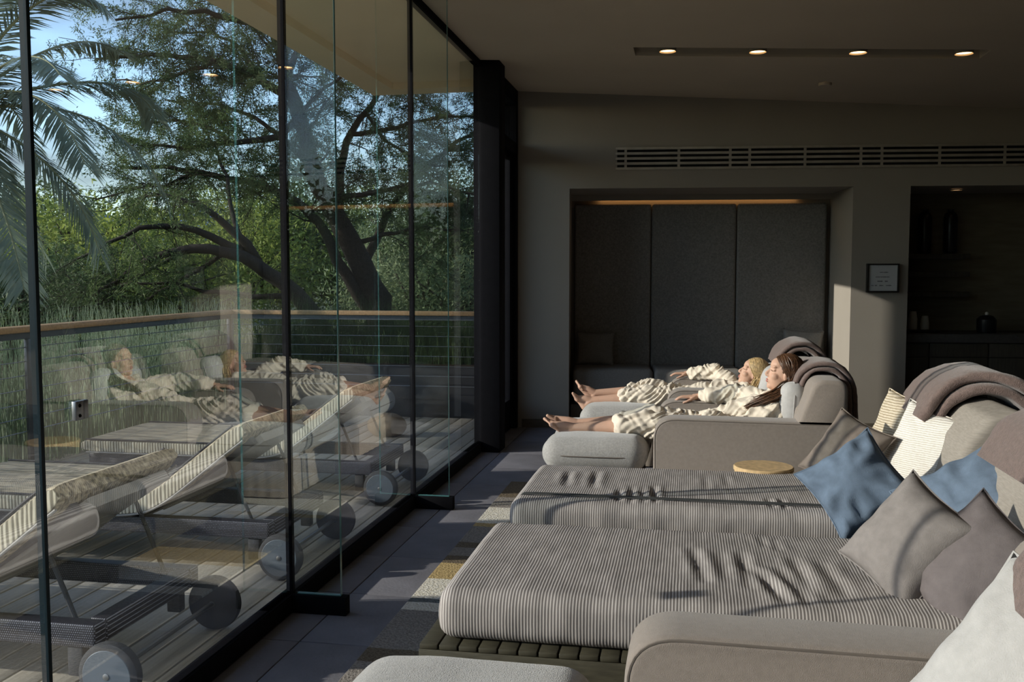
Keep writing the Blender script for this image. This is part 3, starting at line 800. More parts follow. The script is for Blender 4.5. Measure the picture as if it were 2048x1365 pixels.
for i, (y0, y1, lab) in enumerate(((2.98, 3.87, 'nearer linen backrest'), (4.24, 5.11, 'farther linen backrest'))):
    p = rounded_poly(BKP, [.02, .03, .05, .06, .08, .08, .1, .1], 5); o0 = np.array(DF.location)
    V, F = slab(p, y0, y1, .04, 3); bk = lk('backrest', (np.array(V)-o0, F), m_backlinen, DF); bk['label'] = lab
    V2, F2 = slab(rounded_poly([(1.53, .30), (1.56, .30), (1.56, .80), (1.53, .80)], [.005]*4, 2), y0+.05, y1-.05, .004, 1)
    lk('back_board', (np.array(V2)-o0, F2), m_frame_w, bk)

# ------------------------------------------------------------------ drum table
dt = thing('drum_table', 'round pale wooden drum table beside the taupe armchair', 'side table', (*at_z(1527, 932, .48)[:2], .014))
lk('drum_body', lathe([(.135, 0), (.15, .01), (.158, .2), (.152, .43), (.15, .44)], 40), m_drum, dt)
lk('drum_top', lathe([(.148, .441), (.157, .444), (.158, .46), (.152, .466)], 40), m_drum, dt)

# ------------------------------------------------------------------ cushions
def pillow(name, label, c, n, up, w, h, t, m, seed=0, pinch=.10, wr=.006, group='loose scatter cushions', cat='cushion', bend=0., piping=True, N=26):
    n = np.array(n, float); n /= np.linalg.norm(n); up = np.array(up, float); up = up-n*(up@n); up /= np.linalg.norm(up); sx = np.cross(up, n)
    g = np.linspace(-1, 1, N+1); V = []; F = []
    for s in (1, -1):
        for i in range(N+1):
            for j in range(N+1):
                u, v = g[i], g[j]
                x = w/2*u*(1-pinch*(1-v*v)); y = h/2*v*(1-pinch*(1-u*u))
                zt = t/2*(max(0, (1-u*u)*(1-v*v)))**.42
                V.append((x, y, s*zt))
    V = np.array(V); M = (N+1)**2
    env = np.clip(np.abs(V[:, 2])/(t*.25), 0, 1)
    d = vnoise(V*np.array([1, .45, 1])+seed*3.1, 13, seed)*wr+(.5-np.abs(vnoise(V*np.array([.5, 1, 1])+seed, 18, seed+1)))*wr*.8
    r = np.hypot(V[:, 0]/w, V[:, 1]/h)
    d += wr*.9*np.sin(np.arctan2(V[:, 1], V[:, 0])*9+seed)*np.clip(r*2.2-.3, 0, 1)
    V[:, 2] += np.sign(V[:, 2])*d*env
    V[:, 2] += bend*((V[:, 1]/(h/2))**2-.3)*h*.5
    for i in range(N):
        for j in range(N):
            a = i*(N+1)+j; F.append((a, a+N+1, a+N+2, a+1)); b = a+M; F.append((b, b+1, b+N+2, b+N+1))
    # weld the rims
    rim = [i*(N+1)+j for i in range(N+1) for j in range(N+1) if i in (0, N) or j in (0, N)]
    rs = set(rim); F = [tuple((q-M if (q >= M and (q-M) in rs) else q) for q in f) for f in F]
    R = np.stack([sx, up, n], 1)
    o = lk(name, (V@R.T, F), m, None, sharp=0, loc=c)
    b = bmesh.new(); b.from_mesh(o.data); bmesh.ops.delete(b, geom=[v for v in b.verts if not v.link_faces], context='VERTS'); b.to_mesh(o.data); b.free()
    tag(o, label, cat, group)
    if piping:
        loop = [(0, j) for j in range(N)]+[(i, N) for i in range(N)]+[(N, j) for j in range(N, 0, -1)]+[(i, 0) for i in range(N, 0, -1)]
        path = [V[i*(N+1)+j]@R.T for i, j in loop]; path.append(path[0])
        q = MB(); q.tube(path, .004, 5, False); lk('piping', q, m, o)
    return o
pillow('scatter_cushion', 'taupe cushion standing behind the blue cushion at the head of the farther mattress', at_y(1692, 905, 4.74), (-.45, -.7, .5), (.35, -.1, .9), .32, .36, .13, m_taupe, 1)
pillow('scatter_cushion', 'rumpled blue linen cushion lying at the head of the farther mattress', at_y(1712, 970, 4.26), (-.30, -.80, .50), (.80, .0, .60), .38, .38, .17, m_blue, 2, .12, .022)
pillow('scatter_cushion', 'ecru knitted cushion leaning beside the mauve throw on the backrest', at_y(1805, 872, 4.95), (-.75, -.50, .32), (.35, .05, .94), .40, .40, .16, m_ecru, 3)
pillow('scatter_cushion', 'bright white knitted cushion in the sun against the farther backrest', at_y(1850, 905, 4.64), (-.72, -.60, .42), (.42, .1, .9), .42, .42, .14, m_white, 4)
pillow('scatter_cushion', 'white knitted cushion half hidden by the nearer backrest', at_y(1968, 985, 4.36), (-.85, -.45, .38), (.38, .1, .9), .34, .36, .12, m_white, 5)
pillow('scatter_cushion', 'dark blue linen cushion behind the grey cushions on the nearer mattress', at_y(1925, 1010, 3.83), (-.55, -.45, .65), (.55, -.35, .75), .46, .46, .13, m_blue, 6, .12, .018)
pillow('scatter_cushion', 'warm grey linen cushion at the head of the nearer mattress, front of its pile', at_y(1818, 1085, 3.27), (-.62, -.62, .48), (.50, -.12, .85), .34, .38, .19, m_grey, 7)
pillow('scatter_cushion', 'dark grey linen cushion leaning behind the warm grey one on the nearer mattress', at_y(1945, 1135, 3.13), (-.55, -.62, .55), (.60, -.1, .75), .36, .40, .16, m_dkgrey, 8)
pillow('scatter_cushion', 'large pale grey plush cushion in the foreground armchair', at_y(2050, 1385, 2.05), (-.62, -.62, .48), (.62, .1, .75), .40, .44, .18, m_ltgrey, 9, .08, .008)
pillow('scatter_cushion', 'dark square cushion at the left end of the niche bench', BW.matrix_basis @ Vector((U(-.90), ND-.22, .565+.165)), (.05, -.95, .25), (0, .25, 1), .40, .36, .12, m_bench, 10)
pillow('scatter_cushion', 'dark cushion at the right end of the niche bench behind the throws', BW.matrix_basis @ Vector((U(1.20), ND-.22, .565+.18)), (-.1, -.95, .25), (0.1, .25, 1), .40, .40, .12, m_bench, 11)
def back_pillow(label, c, tilt, w=.56):
    V, F = rbox(-.085, .085, -w/2, w/2, -.235, .205, .08, 5, (2, 6, 6))
    v = V[:, 1]/(w/2); zz = V[:, 2]/.205
    V[:, 0] *= 1+.18*(1-v*v)*(1-zz*zz); V[:, 0] += .004*vnoise(V, 15, 6)
    ca, sa = math.cos(tilt), math.sin(tilt); R = np.array([[ca, 0, sa], [0, 1, 0], [-sa, 0, ca]])
    o = tag(lk('back_pillow', (V@R.T, F), m_ltgrey, None, sharp=0, loc=c), label, 'cushion', 'pale armchair back pillows')
    path = [(0, s, z) for s, z in [(-w/2-.002, -.15), (-w/2-.002, .13), (-w/2+.06, .206), (0, .207), (w/2-.06, .206), (w/2+.002, .13), (w/2+.002, -.15)]]
    q = MB(); q.tube(np.array(path)@R.T, .003, 5); lk('piping', q, m_ltgrey, o)
    return o
back_pillow('pale grey back pillow behind the brown-haired woman', (CH1[0]+.835, CH1[1]-.02, .632), .05, .50)
back_pillow('pale grey back pillow behind the blonde woman', (CH2[0]+.79, CH2[1]-.02, .585), .30, .50)

# ------------------------------------------------------------------ throws draped over the backs
def throw(label, path, y0, y1, th=.05, seed=0, layers=2, drift=0.):
    """folded fleece: rounded strip swept over a back; path in XZ, width along Y"""
    path = np.array(path, float)
    # resample
    seg = np.r_[0, np.cumsum(np.linalg.norm(np.diff(path, axis=0), axis=1))]; m = 40
    s = np.linspace(0, seg[-1], m); P = np.stack([np.interp(s, seg, path[:, 0]), np.interp(s, seg, path[:, 1])], 1)
    for _ in range(3): P[1:-1] = (P[:-2]+2*P[1:-1]+P[2:])/4
    T = np.gradient(P, axis=0); T /= np.linalg.norm(T, axis=1, keepdims=True); Nn = np.stack([-T[:, 1], T[:, 0]], 1)
    cx, cz_ = P[:, 0].mean(), P[:, 1].min()
    t = thing('fleece_throw', label, 'throw', (cx, (y0+y1)/2, cz_), 0, 'mauve fleece throws over the backs')
    W_ = y1-y0
    for L in range(layers):
        off = .004+L*th*.95; wsh = .02*L; V = []; F = []
        prof = []
        k = 34
        hw = W_/2-.012*L
        for i in range(k):      # closed rounded-rectangle cross section (y, n)
            a = 2*PI*i/k; cy = math.copysign(abs(math.cos(a))**.25, math.cos(a)); sn = math.copysign(abs(math.sin(a))**.6, math.sin(a))
            prof.append((cy*hw, th/2*sn))
        for i in range(m):
            shift = wsh*math.sin(i*.4+seed)+drift*(s[i]/seg[-1]-.5)
            for (yy, nn) in prof:
                q = P[i]+Nn[i]*(off+th/2+nn); V.append((q[0]-cx, yy+shift, q[1]-cz_))
        V = np.array(V); nz_ = .010*vnoise(V+seed, 9, seed)+.006*vnoise(V, 22, seed+2); Nrep = np.repeat(Nn, k, 0)
        V[:, 0] += Nrep[:, 0]*np.abs(nz_); V[:, 2] += Nrep[:, 1]*np.abs(nz_)
        for i in range(m-1):
            for j in range(k): F.append((i*k+j, i*k+(j+1) % k, (i+1)*k+(j+1) % k, (i+1)*k+j))
        F.append(tuple(range(k))); F.append(tuple(range((m-1)*k, m*k))[::-1])
        lk('fleece_fold', (V, F), m_throw, t, sharp=60)
    return t
def over_chair(cx): return [(cx+.865, .66), (cx+.90, .78), (cx+.925, .86), (cx+.98, .905), (cx+1.08, .895), (cx+1.135, .83), (cx+1.15, .7), (cx+1.155, .45), (cx+1.16, .25)]
throw('mauve throw over the armchair back behind the brown-haired woman', over_chair(CH1[0])[1:], 6.02, 6.42, .036, 1)
throw('mauve throw over the armchair back behind the blonde woman', over_chair(CH2[0])[1:], 7.55, 8.15, .045, 2)
throw('mauve throw over the back of the foreground armchair at the right edge', over_chair(CH0[0])[1:], 1.90, 2.24, .04, 3)
BKT = [(1.09, .62), (1.145, .775), (1.225, .90), (1.33, .945), (1.43, .92), (1.525, .86), (1.57, .75), (1.58, .5)]
throw('large mauve throw bunched over the farther daybed backrest', BKT[1:], 4.60, 5.12, .060, 4, 2, -.10)
throw('mauve throw hanging over the nearer daybed backrest at the right edge', BKT[1:], 3.30, 3.84, .045, 5, 2)

# =================================================================== OUTDOOR LOUNGERS
m_stripe = mat('striped_lounger_cushion', (.34, .29, .20), .95, .75, 4.0, .2, 40, stretch=(1.2, 16, 16))
m_stripe_side = mat_wave('striped_cushion_side', (.20, .18, .13), (.62, .57, .44), 16, 'X', 3.0, .95, .2, .6, 60, (1, 1, .2), (.2, .8))
m_wick = mat_bricks('wicker_weave', (.30, .31, .36), (.17, .175, .21), (.02, .02, .028), 60, .5, 1.0, .5, .5, .14)
m_wheel = mat('wheel_bluegrey', (.10, .125, .155), .5, .06, 8)
m_tyre = mat('wheel_tyre', (.045, .047, .052), .8)
m_pipe = mat('cushion_piping', (.05, .05, .055), .8)
m_towelw = mat('white_sling', (.30, .29, .27), .95, .05, 30, .3, 200)
def make_lounger(label, y_near, rz=0., sling=False):
    # local: x from 0 (foot, away from the glass) to 2.2 (head), y 0 near .. .72 far
    t = thing('sun_lounger', label, 'sun lounger', (-4.08, y_near, 0), rz, 'wicker sun loungers on the deck')
    for y in (0, .65):
        lk('side_rail', rbox(0, 2.05, y, y+.07, .19, .275, .012, 2), m_wick, t)
    lk('foot_rail', rbox(0, .07, .071, .649, .19, .275, .012, 2), m_wick, t)
    lk('head_rail', rbox(1.98, 2.05, .071, .649, .19, .275, .012, 2), m_wick, t)
    lk('deck_panel', rbox(.072, 1.30, .072, .648, .235, .27, .006, 1), m_wick, t)
    for y in (.0, .65):
        lk('leg', rbox(.08, .14, y+.005, y+.065, 0, .189, .008, 1), m_wick, t)
        lk('rear_bracket', rbox(1.93, 1.99, y+.012, y+.058, .08, .189, .006, 1), m_tyre, t)
    for y, s in ((-.045, -1), (.695, 1)):
        w = lk('wheel', lathe([(.095, y+.0), (.112, y+.008), (.115, y+.025), (.112, y+.042), (.095, y+.05)], 40, (2.12, 0, .116), 'Y'), m_tyre, t)
        yy = y-.002 if s < 0 else y+.012
        lk('wheel_disc', lathe([(.090, yy), (.0945, yy+.004), (.0945, yy+.04), (.090, yy+.044)], 40, (2.12, 0, .116), 'Y'), m_wheel, w)
        lk('wheel_hub', lathe([(.006, y-.006), (.012, y-.004), (.012, y-.001)], 14, (2.12, 0, .116), 'Y'), m_steel, w)
    o = MB(); o.tube([(2.12, -.01, .116), (2.12, .73, .116)], .011, 8); lk('axle', o, m_steel, t)
    # mattress: flat run that curves up into the back
    ctr = [(-.03, .325), (.4, .325), (.9, .325), (1.25, .325), (1.40, .345), (1.52, .42), (1.66, .53), (1.80, .64), (1.90, .715), (1.94, .745)]
    ctr = np.array(ctr); sg = np.r_[0, np.cumsum(np.linalg.norm(np.diff(ctr, axis=0), axis=1))]; s = np.linspace(0, sg[-1], 60)
    P = np.stack([np.interp(s, sg, ctr[:, 0]), np.interp(s, sg, ctr[:, 1])], 1)
    for _ in range(4): P[1:-1] = (P[:-2]+2*P[1:-1]+P[2:])/4
    T = np.gradient(P, axis=0); T /= np.linalg.norm(T, axis=1, keepdims=True); Nn = np.stack([-T[:, 1], T[:, 0]], 1)
    def sheet(off0, off1, ya, yb, r=.03, ny=12):
        V = []; F = []; ring = []
        hw = (yb-ya)/2; yc = (ya+yb)/2; ht = (off1-off0)/2; oc = (off0+off1)/2; K = 36
        for i in range(K):
            a = 2*PI*i/K; cy = math.copysign(abs(math.cos(a))**.18, math.cos(a)); sn = math.copysign(abs(math.sin(a))**.45, math.sin(a)); ring.append((yc+hw*cy, oc+ht*sn))
        for i in range(len(P)):
            e = min(1, min(i, len(P)-1-i)/2.0); sc = .55+.45*math.sqrt(e)
            for (y, n_) in ring:
                nn = oc+(n_-oc)*sc; q = P[i]+Nn[i]*nn; V.append((q[0], y, q[1]))
        for i in range(len(P)-1):
            for j in range(K): F.append((i*K+j, i*K+(j+1) % K, (i+1)*K+(j+1) % K, (i+1)*K+j))
        F.append(tuple(range(K))); F.append(tuple(range((len(P)-1)*K, len(P)*K))[::-1]); return V, F
    c = lk('cushion', sheet(-.048, .052, -.03, .75), m_stripe, t)
    lk('side_band', sheet(-.036, .036, -.034, -.022), m_stripe_side, c)
    for y in (-.032, .752):
        for off in (.047, -.043):
            q = MB(); q.tube([(P[i][0]+Nn[i][0]*off, y, P[i][1]+Nn[i][1]*off) for i in range(1, len(P)-1)], .006, 6); lk('piping', q, m_pipe if off > 0 else m_towelw, c)
    # back frame and prop
    for y in (.05, .63):
        lk('back_frame', slab([(1.32, .28), (1.36, .262), (1.96, .66), (1.93, .695)], y, y+.04, .004, 1), m_tyre, t)
        o = MB(); o.tube([(1.80, y+.02, .57), (1.93, y+.02, .26)], .009, 8); lk('back_prop', o, m_tyre, t)
    for k in range(7):
        f = k/6.0; lk('back_slat', rbox(-.022, .022, .09, .63, -.006, .006, .003, 1), m_tyre, t).location = (1.38+.54*f, 0, .30+.36*f)
    lk('back_sling', slab([(1.42, .285), (1.99, .665), (1.965, .70), (1.40, .325)], .10, .62, .008, 2), m_towelw, t)
    # pale sling cover over the head of the back
    if sling:
        K = len(P); idx = list(range(K-12, K))
        V = []; F = []
        top = [(P[i][0]+Nn[i][0]*.056, P[i][1]+Nn[i][1]*.056) for i in idx]
        top += [(P[-1][0]+.055+.0*k, P[-1][1]+.02-.04*k) for k in range(1, 4)]
        for i, (x, z) in enumerate(top):
            for j in range(13):
                y = -.045+.81*j/12; V.append((x+.012*math.sin(j*1.3+i*.5), y, z+.006*math.sin(j*2.1+i)))
        n0_ = len(V); V += [(x+.004, y, z-.006) for (x, y, z) in V]
        for i in range(len(top)-1):
            for j in range(12):
                a = i*13+j; F.append((a, a+1, a+14, a+13)); F.append((a+n0_, a+13+n0_, a+14+n0_, a+1+n0_))
        lk('towel_cover', (V, F), m_towelw, t)
    return t
make_lounger('striped wicker sun lounger farthest along the deck, nearest the boulder', 5.86, .0, False)
make_lounger('striped wicker sun lounger in the middle of the three on the deck', 4.32, .0, False)
make_lounger('striped wicker sun lounger nearest the viewer at the lower left', 2.92, .0, False)

# =================================================================== PLANTING AND TREES BEYOND THE DECK
def link_np(name, V, Q, m, parent=None, smooth=False):
    """fast mesh of equal-sided faces from arrays"""
    V = np.ascontiguousarray(V, dtype=np.float32); Q = np.ascontiguousarray(Q, dtype=np.int32); k = Q.shape[1]
    me = bpy.data.meshes.new(name); me.vertices.add(len(V)); me.vertices.foreach_set('co', V.ravel())
    me.loops.add(Q.size); me.loops.foreach_set('vertex_index', Q.ravel())
    me.polygons.add(len(Q)); me.polygons.foreach_set('loop_start', np.arange(0, Q.size, k, dtype=np.int32))
    me.update(calc_edges=True); me.materials.append(m)
    if smooth: me.polygons.foreach_set('use_smooth', [True]*len(Q))
    o = bpy.data.objects.new(name, me); COL.objects.link(o)
    if parent: o.parent = parent
    return o
def unit(a): return a/(np.linalg.norm(a, axis=-1, keepdims=True)+1e-9)
def leaf_quads(C, D, L, Wd):
    """diamond leaves: base points C, directions D, lengths L, widths Wd"""
    n = len(C); D = unit(D); r = unit(RNG.normal(size=(n, 3))); s = unit(np.cross(D, r))
    up = np.cross(s, D)
    L = np.broadcast_to(L, (n,))[:, None]; Wd = np.broadcast_to(Wd, (n,))[:, None]
    m = C+D*L*.45+up*L*.05
    V = np.stack([C, m+s*Wd*.5, C+D*L-up*L*.06, m-s*Wd*.5], 1).reshape(-1, 3)
    return V, np.arange(4*n).reshape(-1, 4)
def tree_thing(name, label, base, group='trees beyond the deck'):
    return thing(name, label, 'tree', tuple(base), 0, group)
m_bark = mat('dark_bark', (.035, .029, .024), .95, .35, 14, .6, 40, stretch=(3, 3, .7))
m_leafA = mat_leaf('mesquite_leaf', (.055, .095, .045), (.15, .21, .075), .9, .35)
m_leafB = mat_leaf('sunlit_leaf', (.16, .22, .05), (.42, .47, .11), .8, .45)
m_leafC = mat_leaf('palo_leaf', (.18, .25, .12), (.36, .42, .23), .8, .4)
m_palm = mat_leaf('palm_leaflet', (.11, .155, .115), (.26, .31, .235), 2.0, .25)
m_rach = mat('palm_rachis', (.22, .22, .11), .6, .15, 6)
m_reed = mat_leaf('reed_stem', (.28, .38, .26), (.56, .64, .50), 1.5, .5)
m_ground = mat('garden_ground', (.10, .10, .05), 1.0, .3, .6)

gb = MB(); gb.box(-220, -6.1, -60, 400, -1.2, -.36); gb.box(-6.1, 200, 10.7, 400, -1.2, -.36); gb.box(-6.1, 200, -60, -4.7, -1.2, -.36)
struct('ground', gb, m_ground, 'green brown garden ground beyond the deck', smooth=False)

class Tree:
    def __init__(s, name, label, limbs, leafmat, base, twig_len=.5, dens=2.2, nleaf=46, ll=.075, lw=.022, droop=.15, sec=1.1, spread=1.0, seed=1, flat=.55):
        s.rng = np.random.default_rng(seed); rng = s.rng
        s.root = tree_thing(name, label, base); s.base = np.array(base)
        bmesh_ = MB(); tw0 = []; tw1 = []
        for (pts, r0, r1, leafy) in limbs:
            P = np.array(pts); sg = np.r_[0, np.cumsum(np.linalg.norm(np.diff(P, axis=0), axis=1))]; L = sg[-1]
            n = max(6, int(L/.22)); t = np.linspace(0, L, n); Q = np.stack([np.interp(t, sg, P[:, i]) for i in range(3)], 1)
            for _ in range(3): Q[1:-1] = (Q[:-2]+2*Q[1:-1]+Q[2:])/4
            Q[1:-1] += rng.normal(size=(n-2, 3))*.018
            R = r0+(r1-r0)*(t/L)**.8
            bmesh_.tube(Q-s.base, R, 8 if r0 > .06 else 6)
            start = leafy*L
            k = int(max(0, L-start)*dens)
            for _ in range(k):
                d = start+(L-start)*rng.random()**.85; i = min(n-2, int(d/L*(n-1))); p = Q[i]; tg = unit(Q[i+1]-Q[i])
                v = rng.normal(size=3); v[2] *= flat; v[2] += .12; v = unit(unit(v)*1.0+tg*.55)
                ln = sec*(.45+.8*rng.random())
                q = [p]; dd = v.copy()
                for j in range(5):
                    dd = unit(dd+rng.normal(size=3)*.22+np.array([0, 0, -.06*droop*5])); q.append(q[-1]+dd*ln/5)
                q = np.array(q); bmesh_.tube(q-s.base, np.linspace(max(.007, R[i]*.22), .004, 6), 4)
                for j in range(int(6*spread)):
                    a = .2+.8*rng.random(); ii = min(4, int(a*5)); b = q[ii]+(q[ii+1]-q[ii])*(a*5-ii)
                    w = rng.normal(size=3); w[2] *= .6; w = unit(unit(w)+unit(q[ii+1]-q[ii])*.8+np.array([0, 0, -droop]))
                    tl = twig_len*(.5+.8*rng.random()); tw0.append(b); tw1.append(b+w*tl)
        tw0 = np.array(tw0); tw1 = np.array(tw1)
        for a, b in zip(tw0, tw1): bmesh_.add(*tube([a-s.base, (a+b)/2-s.base+np.array([0, 0, .02]), b-s.base], [.004, .0035, .002], 3, False))
        lk('branches', bmesh_, m_bark, s.root, True, 0)
        n = len(tw0); T = rng.random((n, nleaf))**.8
        C = tw0[:, None]+(tw1-tw0)[:, None]*T[..., None]+rng.normal(size=(n, nleaf, 3))*.035
        D = unit(tw1-tw0)[:, None]*.7+rng.normal(size=(n, nleaf, 3))*.75+np.array([0, 0, -.15])
        C = C.reshape(-1, 3)-s.base; D = D.reshape(-1, 3)
        V, Qf = leaf_quads(C, D, ll*(.6+.8*rng.random(len(C))), lw*(.7+.6*rng.random(len(C))))
        tag(link_np('foliage', V, Qf, leafmat, s.root), kind='stuff')
def limb(px, Y0, Y1, r0, r1, leafy=.25):
    n = len(px); return ([at_y(p[0], p[1], Y0+(Y1-Y0)*i/(n-1)) for i, p in enumerate(px)], r0, r1, leafy)

LA = [limb([(775, 700), (765, 640), (755, 600), (726, 536), (698, 490), (672, 430), (645, 380), (622, 330), (600, 230), (575, 150), (545, 60), (520, -60)], 15.5, 14.2, .27, .05, .45),
      limb([(745, 630), (726, 606), (691, 550), (666, 505), (640, 440), (600, 400), (528, 367), (465, 362), (399, 345), (319, 329), (240, 335)], 15.3, 13.4, .12, .025, .35),
      limb([(672, 430), (680, 350), (691, 274), (731, 224), (765, 180), (800, 110)], 15.0, 15.6, .10, .03, .35),
      limb([(726, 536), (742, 515), (751, 470), (790, 400), (850, 330), (930, 270), (990, 240)], 15.4, 15.8, .09, .02, .4),
      limb([(700, 268), (760, 262), (830, 243), (900, 226), (970, 235)], 15.4, 14.6, .05, .015, .2),
      limb([(650, 400), (760, 385), (870, 360), (970, 395)], 15.0, 14.2, .06, .015, .3),
      limb([(600, 230), (565, 279), (458, 285), (380, 300), (290, 290)], 14.4, 13.2, .07, .018, .15),
      limb([(592, 198), (520, 160), (430, 120), (300, 105), (190, 120)], 14.3, 13.0, .08, .018, .1),
      limb([(575, 150), (600, 80), (640, 10), (700, -60)], 14.2, 14.6, .06, .02, .1),
      limb([(545, 60), (450, 30), (350, 15), (230, 40)], 14.2, 13.2, .06, .018, .1),
      limb([(645, 380), (600, 300), (520, 240), (420, 205), (330, 200)], 14.8, 15.6, .06, .015, .2),
      limb([(545, 60), (480, -20), (400, -70)], 14.2, 13.6, .05, .02, .1),
      limb([(698, 490), (780, 470), (860, 450), (950, 470)], 15.2, 14.4, .05, .015, .3),
      limb([(765, 180), (830, 170), (900, 160), (980, 180)], 15.6, 15.0, .04, .015, .1),
      limb([(430, 120), (370, 150), (300, 170), (230, 160)], 13.4, 13.8, .035, .012, .0),
      limb([(458, 285), (420, 250), (350, 235), (270, 250)], 13.8, 14.4, .035, .012, .0),
      limb([(520, 160), (480, 90), (420, 60), (330, 65)], 14.2, 15.0, .04, .012, .0),
      limb([(399, 345), (330, 370), (260, 380), (190, 400)], 13.9, 13.2, .035, .012, .0),
      limb([(600, 230), (640, 180), (690, 150), (730, 110)], 14.4, 14.0, .04, .012, .0),
      limb([(731, 224), (780, 300), (840, 330), (900, 330)], 15.4, 14.6, .035, .012, .0)]
Tree('mesquite_tree', 'large mesquite tree with dark leaning trunk filling the middle windows', LA, m_leafA, (at_y(775, 640, 15.5)[0], 15.5, -.36), dens=7.5, nleaf=92, ll=.060, lw=.0125, seed=3)
LB = [limb([(655, 690), (640, 650), (620, 615), (585, 578), (557, 557), (515, 525), (487, 505), (461, 500), (385, 492), (320, 508), (250, 545), (180, 600)], 13.4, 12.0, .17, .02, .5),
      limb([(515, 525), (494, 500), (456, 436), (423, 411), (370, 400), (290, 392)], 13.0, 12.4, .085, .018, .35),
      limb([(487, 505), (436, 482), (385, 452), (295, 447), (231, 477), (150, 520)], 12.9, 11.8, .07, .015, .3),
      limb([(605, 600), (550, 595), (450, 592), (400, 578), (330, 560), (240, 570)], 13.3, 12.6, .06, .015, .3),
      limb([(487, 505), (470, 450), (458, 380), (440, 300), (400, 250)], 13.0, 13.6, .05, .015, .4),
      limb([(385, 492), (300, 540), (220, 590), (140, 640)], 12.6, 12.2, .04, .012, .1),
      limb([(461, 500), (360, 560), (280, 610), (200, 640)], 12.8, 12.6, .04, .012, .1)]
Tree('mesquite_tree', 'low spreading mesquite with dark arching branches just behind the left railing', LB, m_leafA, (at_y(640, 650, 13.4)[0], 13.4, -.36), dens=5.5, nleaf=80, ll=.056, lw=.012, droop=.3, seed=5)

def bush_tree(name, label, px, py, Y, rx, rz, leafm, n, ll, lw, seed, droop=0., trunk=True, ry=None):
    """crown of many leaf clumps round a forked stem"""
    rng = np.random.default_rng(seed); c = at_y(px, py, Y); base = np.array([c[0], Y, -.36]); t = tree_thing(name, label, base)
    b = MB(); ncl = max(40, int(n/90)); ry = ry or rx*.7
    d = unit(rng.normal(size=(ncl, 3))); rr = rng.random((ncl, 1))**.45; cl = d*rr*np.array([rx, ry, rz])+np.array([c[0], Y, c[2]])
    hub = np.array([c[0], Y, max(.3, c[2]-rz*.6)])
    b.tube([base-base, (hub-base)*.5+np.array([.1, 0, 0]), hub-base], [.16, .13, .10], 8)
    for q in cl[::2]:
        m = (hub+q)/2+rng.normal(size=3)*.15; b.tube([hub-base, m-base, q-base], [.05, .028, .008], 5)
    lk('branches', b, m_bark, t, True, 0)
    k = n//ncl; C = cl[:, None]+rng.normal(size=(ncl, k, 3))*np.array([.34, .34, .22])*(rx/2.2)**.5
    D = rng.normal(size=(ncl, k, 3))+np.array([0, 0, -droop])
    if droop > .5: C[..., 2] -= rng.random((ncl, k))*.9
    C = C.reshape(-1, 3)-base; V, Q = leaf_quads(C, D.reshape(-1, 3), ll*(.6+.8*rng.random(len(C))), lw*(.7+.6*rng.random(len(C))))
    tag(link_np('foliage', V, Q, leafm, t), kind='stuff')
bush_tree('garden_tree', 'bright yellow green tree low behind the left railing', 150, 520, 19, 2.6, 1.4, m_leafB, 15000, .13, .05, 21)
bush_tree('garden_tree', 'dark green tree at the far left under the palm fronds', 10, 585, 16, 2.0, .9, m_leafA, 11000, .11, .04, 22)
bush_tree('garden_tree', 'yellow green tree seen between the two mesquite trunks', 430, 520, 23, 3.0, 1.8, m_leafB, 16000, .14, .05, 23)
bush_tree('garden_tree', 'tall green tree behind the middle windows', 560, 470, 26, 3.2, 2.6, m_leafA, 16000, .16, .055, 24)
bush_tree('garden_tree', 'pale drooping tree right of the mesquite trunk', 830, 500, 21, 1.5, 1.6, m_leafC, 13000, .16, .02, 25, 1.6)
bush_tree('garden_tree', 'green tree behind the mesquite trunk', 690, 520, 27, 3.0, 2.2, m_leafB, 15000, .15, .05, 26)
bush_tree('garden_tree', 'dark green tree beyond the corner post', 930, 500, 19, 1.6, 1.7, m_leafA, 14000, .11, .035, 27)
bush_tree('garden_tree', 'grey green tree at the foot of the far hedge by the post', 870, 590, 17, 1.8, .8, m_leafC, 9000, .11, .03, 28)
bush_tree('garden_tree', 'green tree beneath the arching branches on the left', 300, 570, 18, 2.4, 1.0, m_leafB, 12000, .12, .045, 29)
bush_tree('garden_tree', 'far dark tree in the gap above the left railing', 60, 500, 32, 4.5, 1.8, m_leafA, 12000, .22, .08, 30)

for i, (bx, by, br, lab) in enumerate(((-17, 6, 3.0, 'added leafy tree far out on the left, first out of view'), (-19, -1, 3.2, 'added leafy tree far out on the left, second out of view'), (-18, -8, 3.0, 'added leafy tree far out on the left, third out of view'), (-15, -15, 3.2, 'added leafy tree behind the viewer on the garden side'), (-7.5, -11, 2.4, 'added leafy tree behind the viewer, close to the deck'), (-10.5, -15, 3.0, 'added leafy tree behind the viewer, beyond the one close to the deck'))):  # unseen trees, added so the glass has dark greenery to reflect
    rng = np.random.default_rng(90+i); base = np.array([bx, by, -.36]); t = tree_thing('garden_tree', lab, base, 'added trees out of view')
    b = MB(); b.tube([(0, 0, 0), (.1, 0, .7), (0, .1, 1.4)], [.2, .16, .1], 8); cl = unit(rng.normal(size=(90, 3)))*rng.random((90, 1))**.4*np.array([br, br, 1.7])+np.array([0, 0, 1.8])
    for q in cl[::4]: b.tube([(0, .1, 1.3), q*.5+np.array([0, 0, .7]), q], [.05, .03, .01], 5)
    lk('branches', b, m_bark, t, True, 0)
    C = (cl[:, None]+rng.normal(size=(90, 70, 3))*.4).reshape(-1, 3); V, Q = leaf_quads(C, rng.normal(size=C.shape), .22, .11)
    tag(link_np('foliage', V, Q, m_leafA, t), kind='stuff')

